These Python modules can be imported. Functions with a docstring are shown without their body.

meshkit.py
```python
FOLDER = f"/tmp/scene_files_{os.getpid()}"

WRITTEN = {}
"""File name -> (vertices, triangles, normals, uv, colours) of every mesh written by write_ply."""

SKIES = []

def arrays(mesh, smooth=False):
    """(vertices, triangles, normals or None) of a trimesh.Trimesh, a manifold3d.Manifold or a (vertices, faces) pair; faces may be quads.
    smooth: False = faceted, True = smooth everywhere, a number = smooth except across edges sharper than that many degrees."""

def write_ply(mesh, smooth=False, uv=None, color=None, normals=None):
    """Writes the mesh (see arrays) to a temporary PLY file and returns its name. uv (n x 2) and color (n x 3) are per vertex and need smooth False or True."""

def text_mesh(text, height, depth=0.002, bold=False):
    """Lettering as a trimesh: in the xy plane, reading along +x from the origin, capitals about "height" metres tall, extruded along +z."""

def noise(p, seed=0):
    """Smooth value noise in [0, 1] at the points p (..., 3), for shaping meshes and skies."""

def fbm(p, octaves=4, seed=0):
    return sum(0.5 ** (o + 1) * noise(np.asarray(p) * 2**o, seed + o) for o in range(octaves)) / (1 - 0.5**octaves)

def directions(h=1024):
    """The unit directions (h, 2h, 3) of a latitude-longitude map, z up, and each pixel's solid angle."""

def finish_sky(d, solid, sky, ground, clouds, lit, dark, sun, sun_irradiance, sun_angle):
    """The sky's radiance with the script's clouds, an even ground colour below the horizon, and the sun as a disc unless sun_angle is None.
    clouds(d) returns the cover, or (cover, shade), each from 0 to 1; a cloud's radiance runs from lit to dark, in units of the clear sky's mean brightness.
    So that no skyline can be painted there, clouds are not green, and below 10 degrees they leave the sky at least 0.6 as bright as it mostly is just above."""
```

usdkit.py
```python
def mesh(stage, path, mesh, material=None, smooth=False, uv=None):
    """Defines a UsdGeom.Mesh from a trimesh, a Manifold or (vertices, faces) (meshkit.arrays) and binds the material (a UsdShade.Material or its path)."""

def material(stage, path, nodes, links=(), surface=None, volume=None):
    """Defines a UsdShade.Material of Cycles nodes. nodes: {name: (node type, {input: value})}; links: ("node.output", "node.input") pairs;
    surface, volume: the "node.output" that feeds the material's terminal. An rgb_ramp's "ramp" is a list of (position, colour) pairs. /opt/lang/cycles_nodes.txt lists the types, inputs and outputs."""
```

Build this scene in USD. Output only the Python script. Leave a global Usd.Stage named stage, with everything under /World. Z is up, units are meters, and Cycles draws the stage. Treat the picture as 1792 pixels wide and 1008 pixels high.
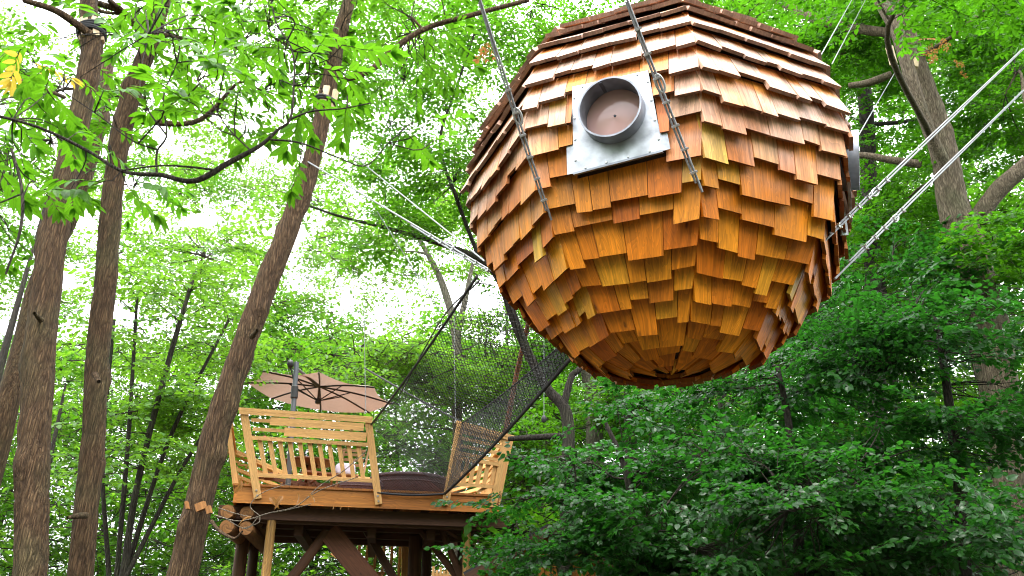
import math, random
import numpy as np
import trimesh
from scipy.spatial import cKDTree
from pxr import Usd, UsdGeom, UsdLux, UsdShade, Gf, Sdf, Vt
import usdkit, meshkit

# ------------------------------------------------------------------ camera, sky, sun, exposure
EXPOSURE = 1.65
SKY_STRENGTH = 0.12
SUN_INTENSITY = 0.4
SUN_ELEV, SUN_AZ = math.radians(70), math.radians(-165)      # direction TOWARDS the sun; azimuth = atan2(x, y)
F_PX, PITCH, ROLL = 1419.4, 0.4129, 0.0081
EYE = np.array([0.0, 0.0, 1.6])

stage = Usd.Stage.CreateInMemory()
UsdGeom.SetStageUpAxis(stage, 'Z'); UsdGeom.SetStageMetersPerUnit(stage, 1.0)
UsdGeom.Xform.Define(stage, '/World'); UsdGeom.Scope.Define(stage, '/World/Looks')

cp, sp, cr, sr = math.cos(PITCH), math.sin(PITCH), math.cos(ROLL), math.sin(ROLL)
FWD = np.array([0, cp, sp]); UP0 = np.array([0, -sp, cp]); RT0 = np.array([1.0, 0, 0])
RT = cr * RT0 + sr * UP0; UP = -sr * RT0 + cr * UP0
cam = UsdGeom.Camera.Define(stage, '/World/camera')
cam.CreateHorizontalApertureAttr(36.0); cam.CreateVerticalApertureAttr(20.25)
cam.CreateFocalLengthAttr(F_PX / 1792 * 36.0); cam.CreateClippingRangeAttr(Gf.Vec2f(0.05, 2000))
cam.CreateExposureAttr(EXPOSURE)
cam.AddTransformOp().Set(Gf.Matrix4d(*RT, 0, *UP, 0, *(-FWD), 0, *EYE, 1))

M = {}
def mat(name, nodes, links, surface):
    M[name] = usdkit.material(stage, '/World/Looks/' + name, nodes, links, surface=surface)
    return M[name]

sky = UsdLux.DomeLight.Define(stage, '/World/sky')
sky.GetPrim().SetCustomDataByKey('kind', 'structure'); sky.GetPrim().SetCustomDataByKey('label', 'bright white overcast sky behind the leaves')
skym = usdkit.material(stage, '/World/Looks/sky_look', {
    'sk': ('sky_texture', {'sky_type': 'single_scattering', 'sun_disc': False, 'sun_elevation': SUN_ELEV, 'sun_rotation': SUN_AZ}),
    'tc': ('texture_coordinate', {}),
    'ns': ('noise_texture', {'scale': 2.2, 'detail': 6.0, 'roughness': 0.6}),
    'rp': ('rgb_ramp', {'ramp': [(0.3, (0.80, 0.80, 0.80)), (0.55, (0.97, 0.97, 0.97))]}),
    'sx': ('separate_xyz', {}), 'gr': ('map_range', {'from_min': 0, 'from_max': 1, 'to_min': .36, 'to_max': 1.08, 'clamp': True}),
    'cl': ('vector_math', {'math_type': 'scale', 'vector1': (20.0, 20.3, 21.0)}),
    'mx': ('mix_color', {'use_clamp': False}),
    'bg': ('background_shader', {'strength': SKY_STRENGTH})},
    [('tc.generated', 'ns.vector'), ('ns.fac', 'rp.fac'), ('rp.color', 'mx.fac'), ('tc.generated', 'sx.vector'), ('sx.z', 'gr.value'), ('gr.result', 'cl.scale'), ('cl.vector', 'mx.b'), ('sk.color', 'mx.a'), ('mx.result', 'bg.color')], surface='bg.background')
UsdShade.MaterialBindingAPI.Apply(sky.GetPrim()).Bind(skym)
sun = UsdLux.DistantLight.Define(stage, '/World/sun')
sun.CreateNormalizeAttr(True); sun.CreateIntensityAttr(SUN_INTENSITY); sun.CreateAngleAttr(12.0); sun.CreateColorAttr(Gf.Vec3f(1.0, 0.95, 0.87))
to_sun = np.array([math.cos(SUN_ELEV) * math.sin(SUN_AZ), math.cos(SUN_ELEV) * math.cos(SUN_AZ), math.sin(SUN_ELEV)])
zx = np.cross([0, 0, 1.0], to_sun); zx /= np.linalg.norm(zx); zy = np.cross(to_sun, zx)
sun.AddTransformOp().Set(Gf.Matrix4d(*zx, 0, *zy, 0, *to_sun, 0, 0, 0, 30, 1))

# ------------------------------------------------------------------ helpers
def ray(px, py):
    a, b = (px - 896) / F_PX, (504 - py) / F_PX
    return FWD + a * RT + b * UP
def P(px, py, Y):                     # the point of the place that stands Y metres in front
    d = ray(px, py); return EYE + d * (Y / d[1])
def PZ(px, py, z):                    # ... at height z
    d = ray(px, py); return EYE + d * ((z - EYE[2]) / d[2])
def PPL(px, py, p0, n):               # ... on a plane
    d = ray(px, py); return EYE + d * (np.dot(p0 - EYE, n) / np.dot(d, n))
def unit(v):
    v = np.asarray(v, float); return v / max(np.linalg.norm(v), 1e-12)

used, base_of = {}, {}
def numbered(parent, name):
    k = used.get((parent, name), 0); used[(parent, name)] = k + 1
    return f'{parent}/{name}' + (f'_{k:03d}' if k else '')
def tag(prim, label=None, cat=None, group=None, kind=None):
    for k, v in (('label', label), ('category', cat), ('group', group), ('kind', kind)):
        if v: prim.SetCustomDataByKey(k, v)
def thing(name, label, cat, base, group=None, kind=None):
    path = numbered('/World', name); base = np.asarray(base, float)
    x = UsdGeom.Xform.Define(stage, path); x.AddTranslateOp().Set(Gf.Vec3d(*base))
    tag(x.GetPrim(), label, cat, group, kind); base_of[path] = base
    return path
def part(parent, name, mesh, material, label=None, kind=None, smooth=False):
    path = numbered(parent, name)
    b = base_of.get('/'.join(path.split('/')[:3]), np.zeros(3))
    if isinstance(mesh, MB): v, f, uv = mesh.get()
    elif len(mesh) == 3: v, f, uv = mesh
    else: (v, f), uv = mesh, None
    if uv is not None and not isinstance(smooth, bool):
        if material in WOODS: smooth = True
        else: uv = None
    m = usdkit.mesh(stage, path, (np.asarray(v) - b, np.asarray(f)), M[material], smooth=smooth, uv=uv)
    m.CreateDoubleSidedAttr(True)
    tag(m.GetPrim(), label, kind=kind)
    return path

rs = np.random.RandomState
def spline(pts, n):
    pts = np.asarray(pts, float)
    if len(pts) == 2: return pts[0] + np.linspace(0, 1, n)[:, None] * (pts[1] - pts[0])
    q = np.vstack([2 * pts[0] - pts[1], pts, 2 * pts[-1] - pts[-2]])
    out, m = [], len(pts) - 1
    for s in np.linspace(0, m, n):
        i = min(int(s), m - 1); t = s - i
        a, b, c, d = q[i], q[i + 1], q[i + 2], q[i + 3]
        out.append(0.5 * (2 * b + (c - a) * t + (2 * a - 5 * b + 4 * c - d) * t * t + (3 * b - a - 3 * c + d) * t ** 3))
    return np.array(out)

class MB:                             # collects pieces that form ONE part; every vertex carries a uv (across, along) in metres
    def __init__(s): s.v, s.f, s.uv, s.n = [], [], [], 0; s.r = rs(7)
    def add(s, v, f, uv=None):
        v = np.asarray(v, float); f = np.asarray(f, int)
        s.v.append(v); s.f.append(f + s.n); s.n += len(v)
        s.uv.append(np.zeros((len(v), 2)) if uv is None else np.asarray(uv, float)); return s
    def get(s): return np.vstack(s.v), np.vstack(s.f), np.vstack(s.uv)
    def box8(s, c, seed=0):           # c: 8 corners, index = 4*along + 2*across + thick
        c = np.asarray(c, float); V, F, U = [], [], []
        L = np.linalg.norm(c[4] - c[0]); W = np.linalg.norm(c[2] - c[0]); T = np.linalg.norm(c[1] - c[0])
        q = [(0, 2, 6, 4), (1, 5, 7, 3), (0, 4, 5, 1), (2, 3, 7, 6), (0, 1, 3, 2), (4, 6, 7, 5)]
        for k, quad in enumerate(q):
            n0 = len(V)
            for i in quad:
                V.append(c[i]); al, ac, th = i >> 2 & 1, i >> 1 & 1, i & 1
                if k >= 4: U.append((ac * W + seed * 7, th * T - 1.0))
                elif k < 2: U.append((ac * W + seed * 7, al * L))
                else: U.append((th * T + seed * 7 + .05, al * L))
            F += [(n0, n0 + 1, n0 + 2), (n0, n0 + 2, n0 + 3)]
        return s.add(V, F, U)
    def bar(s, p0, p1, w, d, side=None, seed=None):   # a beam from p0 to p1; w along side, d across
        p0, p1 = np.asarray(p0, float), np.asarray(p1, float)
        a = unit(p1 - p0)
        if side is None: side = np.cross(a, [0, 0, 1.0]) if abs(a[2]) < .9 else np.array([1.0, 0, 0])
        side = unit(np.asarray(side) - a * np.dot(side, a)); o = np.cross(a, side)
        if seed is None: seed = s.r.randint(1, 60)
        c = [p + side * (w * (j - .5)) + o * (d * (k - .5)) for p in (p0, p1) for j in (0, 1) for k in (0, 1)]
        return s.box8(c, seed)
    def tube(s, pts, r, seg=8, cap=True, seed=0, squash=None):
        pts = np.asarray(pts, float); n = len(pts); r = np.broadcast_to(np.asarray(r, float), (n,))
        t = np.gradient(pts, axis=0); t /= np.maximum(np.linalg.norm(t, axis=1, keepdims=True), 1e-9)
        u = unit(np.cross(t[0], [0.13, 0.21, 0.97] if abs(t[0][2]) < .9 else [1, .1, 0])); V, U = [], []
        L = np.concatenate([[0], np.cumsum(np.linalg.norm(np.diff(pts, axis=0), axis=1))])
        ang = np.linspace(0, 2 * np.pi, seg + 1)
        for i in range(n):
            u = unit(u - t[i] * np.dot(u, t[i])); w = np.cross(t[i], u)
            V.append(pts[i] + r[i] * (np.cos(ang)[:, None] * u + np.sin(ang)[:, None] * w))
            U.append(np.stack([ang / (2 * np.pi) * 2 * np.pi * max(r[0], .01) + seed * 7, np.full(seg + 1, L[i])], 1))
        F = []
        k = seg + 1
        i, j = np.meshgrid(np.arange(n - 1), np.arange(seg), indexing='ij'); a = (i * k + j).ravel()
        F = np.vstack([np.stack([a, a + 1, a + k + 1], 1), np.stack([a, a + k + 1, a + k], 1)])
        V = np.vstack(V); U = np.vstack(U); n0 = len(V)
        if cap:
            V = np.vstack([V, V[:k], V[n0 - k:n0], pts[:1], pts[-1:]]); U = np.vstack([U, U[:k], U[n0 - k:n0], U[:1], U[n0 - 1:n0]])
            j = np.arange(seg)
            F = np.vstack([F, np.stack([n0 + j + 1, n0 + j, np.full(seg, n0 + 2 * k)], 1), np.stack([n0 + k + j, n0 + k + j + 1, np.full(seg, n0 + 2 * k + 1)], 1)])
        return s.add(V, F, U)
    def lathe(s, prof, c, axis=(0, 0, 1), seg=32, closed=False):    # prof: (r, h) pairs
        axis = unit(axis); u = unit(np.cross(axis, [1, 0, 0] if abs(axis[0]) < .9 else [0, 1, 0])); w = np.cross(axis, u)
        ang = np.linspace(0, 2 * np.pi, seg + 1); V, U = [], []
        for r, h in prof:
            V.append(np.asarray(c) + axis * h + r * (np.cos(ang)[:, None] * u + np.sin(ang)[:, None] * w)); U.append(np.stack([ang * .3, np.full(seg + 1, h)], 1))
        k = seg + 1; n = len(prof)
        i, j = np.meshgrid(np.arange(n - 1), np.arange(seg), indexing='ij'); a = (i * k + j).ravel()
        return s.add(np.vstack(V), np.vstack([np.stack([a, a + 1, a + k + 1], 1), np.stack([a, a + k + 1, a + k], 1)]), np.vstack(U))

# ------------------------------------------------------------------ materials
WOODS = set()
def wood(name, stops, grain=(38.0, 1.6), rough=0.55, bleach_and_sheen=None, bump=0.25, spec=0.4, contrast=(0.62, 1.25)):
    nodes = {
        'uv': ('uvmap', {}), 'sx': ('separate_xyz', {}),
        'dv': ('math', {'math_type': 'divide', 'value2': 7.0}), 'fl': ('math', {'math_type': 'floor'}),
        'wn': ('white_noise_texture', {'dimensions': '1D'}), 'rp': ('rgb_ramp', {'ramp': stops}),
        'mp': ('mapping', {'mapping_type': 'point', 'scale': (grain[0], grain[1], 1)}),
        'n1': ('noise_texture', {'scale': 1.0, 'detail': 4.0, 'roughness': 0.6, 'distortion': 1.2}),
        'mp2': ('mapping', {'mapping_type': 'point', 'scale': (grain[0] * .22, grain[1] * .7, 1)}),
        'n2': ('noise_texture', {'scale': 1.0, 'detail': 2.0, 'distortion': 2.0}),
        'wv': ('math', {'math_type': 'multiply', 'value2': 14.0}), 'fr': ('math', {'math_type': 'fraction'}),
        'r1': ('map_range', {'from_min': .25, 'from_max': .75, 'to_min': contrast[0], 'to_max': contrast[1]}),
        'r2': ('map_range', {'from_min': 0, 'from_max': 1, 'to_min': 1.12, 'to_max': .80}),
        'm1': ('math', {'math_type': 'multiply'}), 'vm': ('vector_math', {'math_type': 'scale'}),
        'hs': ('hsv', {'saturation': 1.0}), 'bp': ('bump', {'strength': bump, 'distance': 0.006}),
        'mk': ('mapping', {'mapping_type': 'point', 'scale': (9.0, 3.6, 1)}), 'kv': ('voronoi_texture', {'scale': 1.0}), 'ks': ('separate_color', {}),
        'kg': ('math', {'math_type': 'greater_than', 'value2': .26}), 'kr': ('map_range', {'range_type': 'smoothstep', 'from_min': .04, 'from_max': .15, 'to_min': .32, 'to_max': 1.0, 'clamp': True}),
        'km': ('math', {'math_type': 'maximum'}), 'm2': ('math', {'math_type': 'multiply'}),
        'p': ('principled_bsdf', {'roughness': rough, 'specular_ior_level': spec})}
    WOODS.add(name)
    links = [('uv.UV', 'sx.vector'), ('sx.x', 'dv.value1'), ('dv.value', 'fl.value1'), ('fl.value', 'wn.w'), ('wn.value', 'rp.fac'),
             ('uv.UV', 'mp.vector'), ('mp.vector', 'n1.vector'), ('uv.UV', 'mp2.vector'), ('mp2.vector', 'n2.vector'),
             ('n2.fac', 'wv.value1'), ('wv.value', 'fr.value1'), ('n1.fac', 'r1.value'), ('fr.value', 'r2.value'),
             ('r1.result', 'm1.value1'), ('r2.result', 'm1.value2'), ('rp.color', 'vm.vector1'), ('uv.UV', 'mk.vector'), ('mk.vector', 'kv.vector'), ('kv.color', 'ks.color'), ('ks.r', 'kg.value1'), ('kv.distance', 'kr.value'), ('kg.value', 'km.value1'), ('kr.result', 'km.value2'),
             ('m1.value', 'm2.value1'), ('km.value', 'm2.value2'), ('m2.value', 'vm.scale'),
             ('n1.fac', 'bp.height'), ('bp.normal', 'p.normal')]
    if bleach_and_sheen:                        # high boards paler: weathering, plus the sky sheen painted into their colour
        z0, z1, col = bleach_and_sheen
        nodes |= {'ge': ('geometry', {}), 'sz': ('separate_xyz', {}), 'nz': ('noise_texture', {'scale': 2.5, 'detail': 3.0}),
                  'ad': ('math', {'math_type': 'multiply_add', 'value2': 1.0}),
                  'mr': ('map_range', {'range_type': 'smoothstep', 'from_min': z0 + .5, 'from_max': z1 + .5, 'to_min': 0, 'to_max': 0.95}),
                  'bm': ('mix_color', {'b': col}), 'av': ('math', {'math_type': 'multiply_add', 'value2': .10}), 'vr': ('map_range', {'range_type': 'smoothstep', 'from_min': .19, 'from_max': .28, 'to_min': 1.0, 'to_max': .12}), 'mm': ('math', {'math_type': 'multiply'}), 'vb': ('vector_math', {'math_type': 'scale'})}
        nodes |= {'er': ('map_range', {'from_min': -.6, 'from_max': -.4, 'to_min': .36, 'to_max': 1.0, 'clamp': True}), 'm3': ('math', {'math_type': 'multiply'}),  # end grain darker, with the shade under the board ends painted in
                  'ws': ('mapping', {'mapping_type': 'point', 'scale': (7.0, 7.0, 1.4)}), 'wn2': ('noise_texture', {'scale': 1.0, 'detail': 4.0}), 'wr': ('map_range', {'from_min': .32, 'from_max': .68, 'to_min': .76, 'to_max': 1.10, 'clamp': True}), 'm4': ('math', {'math_type': 'multiply'})}
        links = [l for l in links if l[1] not in ('vm.vector1', 'vm.scale')]
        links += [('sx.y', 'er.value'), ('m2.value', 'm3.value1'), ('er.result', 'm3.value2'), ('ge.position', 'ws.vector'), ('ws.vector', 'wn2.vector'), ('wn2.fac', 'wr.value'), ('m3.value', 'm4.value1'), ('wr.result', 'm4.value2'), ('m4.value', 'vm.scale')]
        links += [('ge.position', 'sz.vector'), ('ge.position', 'nz.vector'), ('sz.z', 'ad.value1'), ('nz.fac', 'ad.value3'), ('ad.value', 'mr.value'),
                  ('nz.fac', 'av.value1'), ('sx.y', 'av.value3'), ('av.value', 'vr.value'), ('mr.result', 'mm.value1'), ('vr.result', 'mm.value2'), ('mm.value', 'bm.fac'), ('rp.color', 'bm.a'), ('bm.result', 'vm.vector1')]
    links.append(('vm.vector', 'p.base_color'))
    del nodes['hs']
    nodes.pop('vb', None)
    return mat(name, nodes, links, 'p.BSDF')

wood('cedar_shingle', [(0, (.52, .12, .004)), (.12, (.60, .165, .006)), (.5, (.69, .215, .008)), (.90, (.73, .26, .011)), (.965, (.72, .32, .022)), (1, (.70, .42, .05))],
     grain=(34, 1.3), rough=.5, bleach_and_sheen=(4.2, 5.15, (.66, .45, .35)), spec=.28, contrast=(.5, 1.3))
wood('larch_timber', [(0, (.54, .27, .085)), (.5, (.64, .35, .125)), (1, (.71, .42, .17))], grain=(30, .9), rough=.6, contrast=(.75, 1.15))
wood('stained_beam', [(0, (.42, .13, .015)), (.5, (.48, .165, .02)), (1, (.52, .20, .03))], grain=(18, .7), rough=.55, contrast=(.5, 1.25))
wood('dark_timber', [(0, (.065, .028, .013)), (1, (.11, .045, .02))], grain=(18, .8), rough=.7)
wood('red_timber', [(0, (.13, .045, .02)), (1, (.17, .065, .03))], grain=(18, .8), rough=.7)
wood('peeled_pole', [(0, (.45, .23, .06)), (1, (.5, .27, .08))], grain=(10, .8), rough=.6, contrast=(.2, 1.35))
wood('log_wood', [(0, (.26, .11, .03)), (1, (.34, .15, .045))], grain=(14, .8), rough=.7, contrast=(.35, 1.3))
wood('table_wood', [(0, (.16, .06, .03)), (1, (.22, .09, .045))], grain=(24, 1), rough=.5)
wood('grey_chair_wood', [(0, (.30, .15, .06)), (1, (.35, .18, .08))], grain=(24, 1), rough=.6)

def bark(name, c0, c1, c2, scale=1.0, moss=0.0):
    mat(name, {
        'ge': ('geometry', {}), 'mp': ('mapping', {'mapping_type': 'point', 'scale': (34 * scale, 34 * scale, 4.0 * scale)}),
        'n1': ('noise_texture', {'scale': 1.0, 'detail': 5.0, 'roughness': .65, 'distortion': .6}),
        'vo': ('voronoi_texture', {'feature': 'distance_to_edge', 'scale': 1.0}),
        'mp3': ('mapping', {'mapping_type': 'point', 'scale': (46 * scale, 46 * scale, 4.5 * scale)}), 'wp': ('vector_math', {'math_type': 'multiply_add', 'vector2': (1.1, 1.1, 1.1)}),
        'n2': ('noise_texture', {'scale': 1.6, 'detail': 4.0}),
        'rp': ('rgb_ramp', {'ramp': [(.25, c0), (.5, c1), (.75, c2)]}),
        'lr': ('rgb_ramp', {'ramp': [(.52, (0, 0, 0)), (.68, (moss,) * 3)]}),
        'mx': ('mix_color', {'b': (.13, .16, .07)}),
        'vr': ('map_range', {'from_min': 0, 'from_max': .25, 'to_min': .5, 'to_max': 1.0, 'clamp': True}),
        'vm': ('vector_math', {'math_type': 'scale'}),
        'hh': ('math', {'math_type': 'multiply_add', 'value2': .6}),
        'bp': ('bump', {'strength': 1.0, 'distance': .05}),
        'p': ('principled_bsdf', {'roughness': .85, 'specular_ior_level': .25})},
        [('ge.position', 'mp.vector'), ('mp.vector', 'n1.vector'), ('ge.position', 'mp3.vector'), ('n1.color', 'wp.vector1'), ('mp3.vector', 'wp.vector3'), ('wp.vector', 'vo.vector'), ('ge.position', 'n2.vector'),
         ('n1.fac', 'rp.fac'), ('n2.fac', 'lr.fac'), ('lr.color', 'mx.fac'), ('rp.color', 'mx.a'), ('mx.result', 'vm.vector1'), ('vo.distance', 'vr.value'), ('vr.result', 'vm.scale'),
         ('vr.result', 'hh.value1'), ('n1.fac', 'hh.value3'), ('hh.value', 'bp.height'), ('bp.normal', 'p.normal'), ('vm.vector', 'p.base_color')], 'p.BSDF')
bark('chestnut_bark', (.035, .019, .009), (.12, .068, .033), (.235, .15, .078), moss=.22)
bark('oak_bark', (.06, .043, .028), (.19, .145, .095), (.36, .29, .20), moss=.35)
bark('dark_bark', (.022, .018, .015), (.05, .04, .032), (.09, .075, .06), moss=.2)
bark('grey_bark', (.10, .09, .07), (.20, .18, .13), (.28, .26, .20), moss=.6)
bark('twig_bark', (.03, .022, .018), (.06, .045, .035), (.10, .08, .065), moss=0)
bark('pale_twig', (.20, .16, .12), (.30, .25, .19), (.40, .34, .27), moss=0)

def leafmat(name, dark, light, trans, rough=.42, tf=.45, veins=False):
    nodes = {
        'ge': ('geometry', {}), 'oi': ('object_info', {}), 'mx': ('rgb_ramp', {'ramp': [(0, dark), (.93, light), (1.0, tuple(np.array(light) * (1.9, 1.35, 1.2)))]}),
        'ad': ('math', {'math_type': 'multiply_add', 'value2': .6}), 'm2': ('math', {'math_type': 'multiply', 'value2': .4}),
        'vt': ('map_range', {'from_min': 0, 'from_max': 1, 'to_min': .70, 'to_max': 1.3}), 'ts': ('vector_math', {'math_type': 'scale', 'vector1': trans}),
        'p': ('principled_bsdf', {'roughness': rough, 'specular_ior_level': .32}), 't': ('translucent_bsdf', {}), 's': ('mix_closure', {'fac': tf})}
    links = [('oi.random', 'm2.value1'), ('ge.random_per_island', 'ad.value1'), ('m2.value', 'ad.value3'), ('ad.value', 'mx.fac'), ('ad.value', 'vt.value'), ('vt.result', 'ts.scale'),
             ('ts.vector', 't.color'), ('p.BSDF', 's.closure1'), ('t.BSDF', 's.closure2')]
    if veins:                         # paler midrib and side veins, small brown specks
        nodes |= {'uv': ('uvmap', {}), 'sx': ('separate_xyz', {}), 'ab': ('math', {'math_type': 'absolute'}), 'fa': ('math', {'math_type': 'multiply_add', 'value2': -4.5}),
                  'mu': ('math', {'math_type': 'multiply', 'value2': 15.0}), 'fr': ('math', {'math_type': 'pingpong', 'value2': .5}),
                  'vr': ('map_range', {'from_min': 0, 'from_max': .16, 'to_min': .55, 'to_max': 1.0, 'clamp': True}), 'mr': ('map_range', {'from_min': .03, 'from_max': .09, 'to_min': .5, 'to_max': 1.0, 'clamp': True}),
                  'mi': ('math', {'math_type': 'minimum'}), 'vs': ('vector_math', {'math_type': 'scale'}), 'bp': ('bump', {'strength': .5, 'distance': .004}), 'mv': ('mix_color', {'a': tuple(np.array(light) * (1.9, 1.3, 2.5))}),
                  'ns': ('noise_texture', {'scale': 26.0, 'detail': 2.0}), 'nr': ('map_range', {'from_min': .70, 'from_max': .76, 'to_min': 1.0, 'to_max': .3, 'clamp': True}), 't2': ('vector_math', {'math_type': 'scale'})}
        links = [l for l in links if l[0] != 'ts.vector']
        links += [('uv.UV', 'sx.vector'), ('sx.y', 'ab.value1'), ('sx.x', 'mu.value1'), ('ab.value', 'fa.value1'), ('mu.value', 'fa.value3'), ('fa.value', 'fr.value1'), ('fr.value', 'vr.value'), ('ab.value', 'mr.value'),
                  ('vr.result', 'mi.value1'), ('mr.result', 'mi.value2'), ('mi.value', 'mv.fac'), ('mx.color', 'mv.b'), ('mi.value', 'bp.height'), ('bp.normal', 'p.normal'),
                  ('ge.position', 'ns.vector'), ('ns.fac', 'nr.value'), ('mv.result', 'vs.vector1'), ('nr.result', 'vs.scale'), ('vs.vector', 'p.base_color'), ('ts.vector', 't2.vector1'), ('mi.value', 't2.scale'), ('t2.vector', 't.color')]
    else: links.append(('mx.color', 'p.base_color'))
    return mat(name, nodes, links, 's.closure')
leafmat('chestnut_leaf', (.028, .11, .006), (.07, .18, .008), (.15, .42, .012), veins=True)
leafmat('spring_leaf', (.034, .115, .010), (.09, .18, .016), (.25, .54, .03))
leafmat('mid_leaf', (.028, .09, .006), (.06, .14, .010), (.14, .42, .012))
leafmat('oak_leaf', (.02, .078, .005), (.05, .13, .008), (.11, .38, .008))
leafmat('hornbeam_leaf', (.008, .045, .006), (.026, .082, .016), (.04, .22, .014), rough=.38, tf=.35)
leafmat('dry_leaf', (.22, .10, .03), (.34, .17, .05), (.30, .14, .03))
leafmat('yellow_leaf', (.45, .33, .03), (.55, .40, .05), (.6, .45, .05))

def plain(name, col, rough=.6, metal=0.0, noise=0.0, scale=20.0, bump=0.0, spec=.5, coat=0.0):
    lo = tuple(c * (1 - noise) for c in col); hi = tuple(min(1, c * (1 + noise)) for c in col)
    mat(name, {'ge': ('geometry', {}), 'n': ('noise_texture', {'scale': scale, 'detail': 4.0}), 'rp': ('rgb_ramp', {'ramp': [(.3, lo), (.7, hi)]}),
               'bp': ('bump', {'strength': bump, 'distance': .01}), 'p': ('principled_bsdf', {'roughness': rough, 'metallic': metal, 'specular_ior_level': spec, 'coat_weight': coat})},
        [('ge.position', 'n.vector'), ('n.fac', 'rp.fac'), ('rp.color', 'p.base_color')] + ([('n.fac', 'bp.height'), ('bp.normal', 'p.normal')] if bump else []), 'p.BSDF')
plain('steel_cable', (.26, .26, .27), .45, .7, .25, 60)
plain('white_cable', (.26, .27, .285), .55, .3, .15, 40)
plain('zinc_sheet', (.44, .46, .50), .46, .8, .35, 9, .3)
plain('zinc_tube', (.25, .265, .30), .5, .7, .3, 9, .2)
plain('black_rubber', (.02, .02, .023), .45, 0, .2)
plain('net_cord', (.018, .016, .018), .7, 0, .3)
plain('black_metal', (.025, .024, .025), .4, .3)
plain('grey_metal', (.10, .105, .12), .4, .5)
mat('taupe_canvas', {'ge': ('geometry', {}), 'n': ('noise_texture', {'scale': 30.0}), 'rp': ('rgb_ramp', {'ramp': [(.3, (.36, .275, .23)), (.7, (.41, .315, .26))]}),
    'p': ('principled_bsdf', {'roughness': .9}), 't': ('translucent_bsdf', {'color': (.34, .24, .19)}), 's': ('mix_closure', {'fac': .15})},
    [('ge.position', 'n.vector'), ('n.fac', 'rp.fac'), ('rp.color', 'p.base_color'), ('p.BSDF', 's.closure1'), ('t.BSDF', 's.closure2')], 's.closure')
plain('woven_dark', (.05, .022, .026), .7, 0, .5, 60, .6)
plain('core_dark', (.05, .025, .012), .9)
plain('pink_pane', (.50, .30, .27), .12, 0, .05, 6, 0, .4, .15)
plain('white_cushion', (.55, .5, .62), .9, 0, .1)
plain('bolt_steel', (.5, .5, .5), .35, .9)
plain('red_paint', (.5, .02, .03), .5)
plain('roof_felt', (.03, .03, .032), .85, 0, .4, 30, .3)
plain('forest_floor', (.032, .026, .013), .95, 0, .6, 3, .8)
plain('pale_block', (.62, .47, .30), .6, 0, .15, 14)

# ------------------------------------------------------------------ ground
def gh(x, y):
    x, y = np.asarray(x, float), np.asarray(y, float)
    return .045 * np.maximum(0, y - 4) + .25 * (meshkit.fbm(np.stack([x * .15, y * .15, 0 * x], -1), 3, 5) - .5)
gx = np.concatenate([np.linspace(-400, -45, 9), np.linspace(-40, 40, 81), np.linspace(45, 400, 9)]); gy = np.concatenate([np.linspace(-300, -22, 8), np.linspace(-20, 70, 91), np.linspace(80, 400, 9)])
GX, GY = np.meshgrid(gx, gy, indexing='ij'); GZ = gh(GX, np.minimum(GY, 70))
k = len(gy); i, j = np.meshgrid(np.arange(len(gx) - 1), np.arange(k - 1), indexing='ij'); a = (i * k + j).ravel()
gm = usdkit.mesh(stage, '/World/ground', (np.stack([GX, GY, GZ], -1).reshape(-1, 3), np.vstack([np.stack([a, a + k, a + k + 1], 1), np.stack([a, a + k + 1, a + 1], 1)])), M['forest_floor'], smooth=True)
tag(gm.GetPrim(), 'brown woodland floor rising gently under the trees', 'ground', kind='structure')

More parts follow.
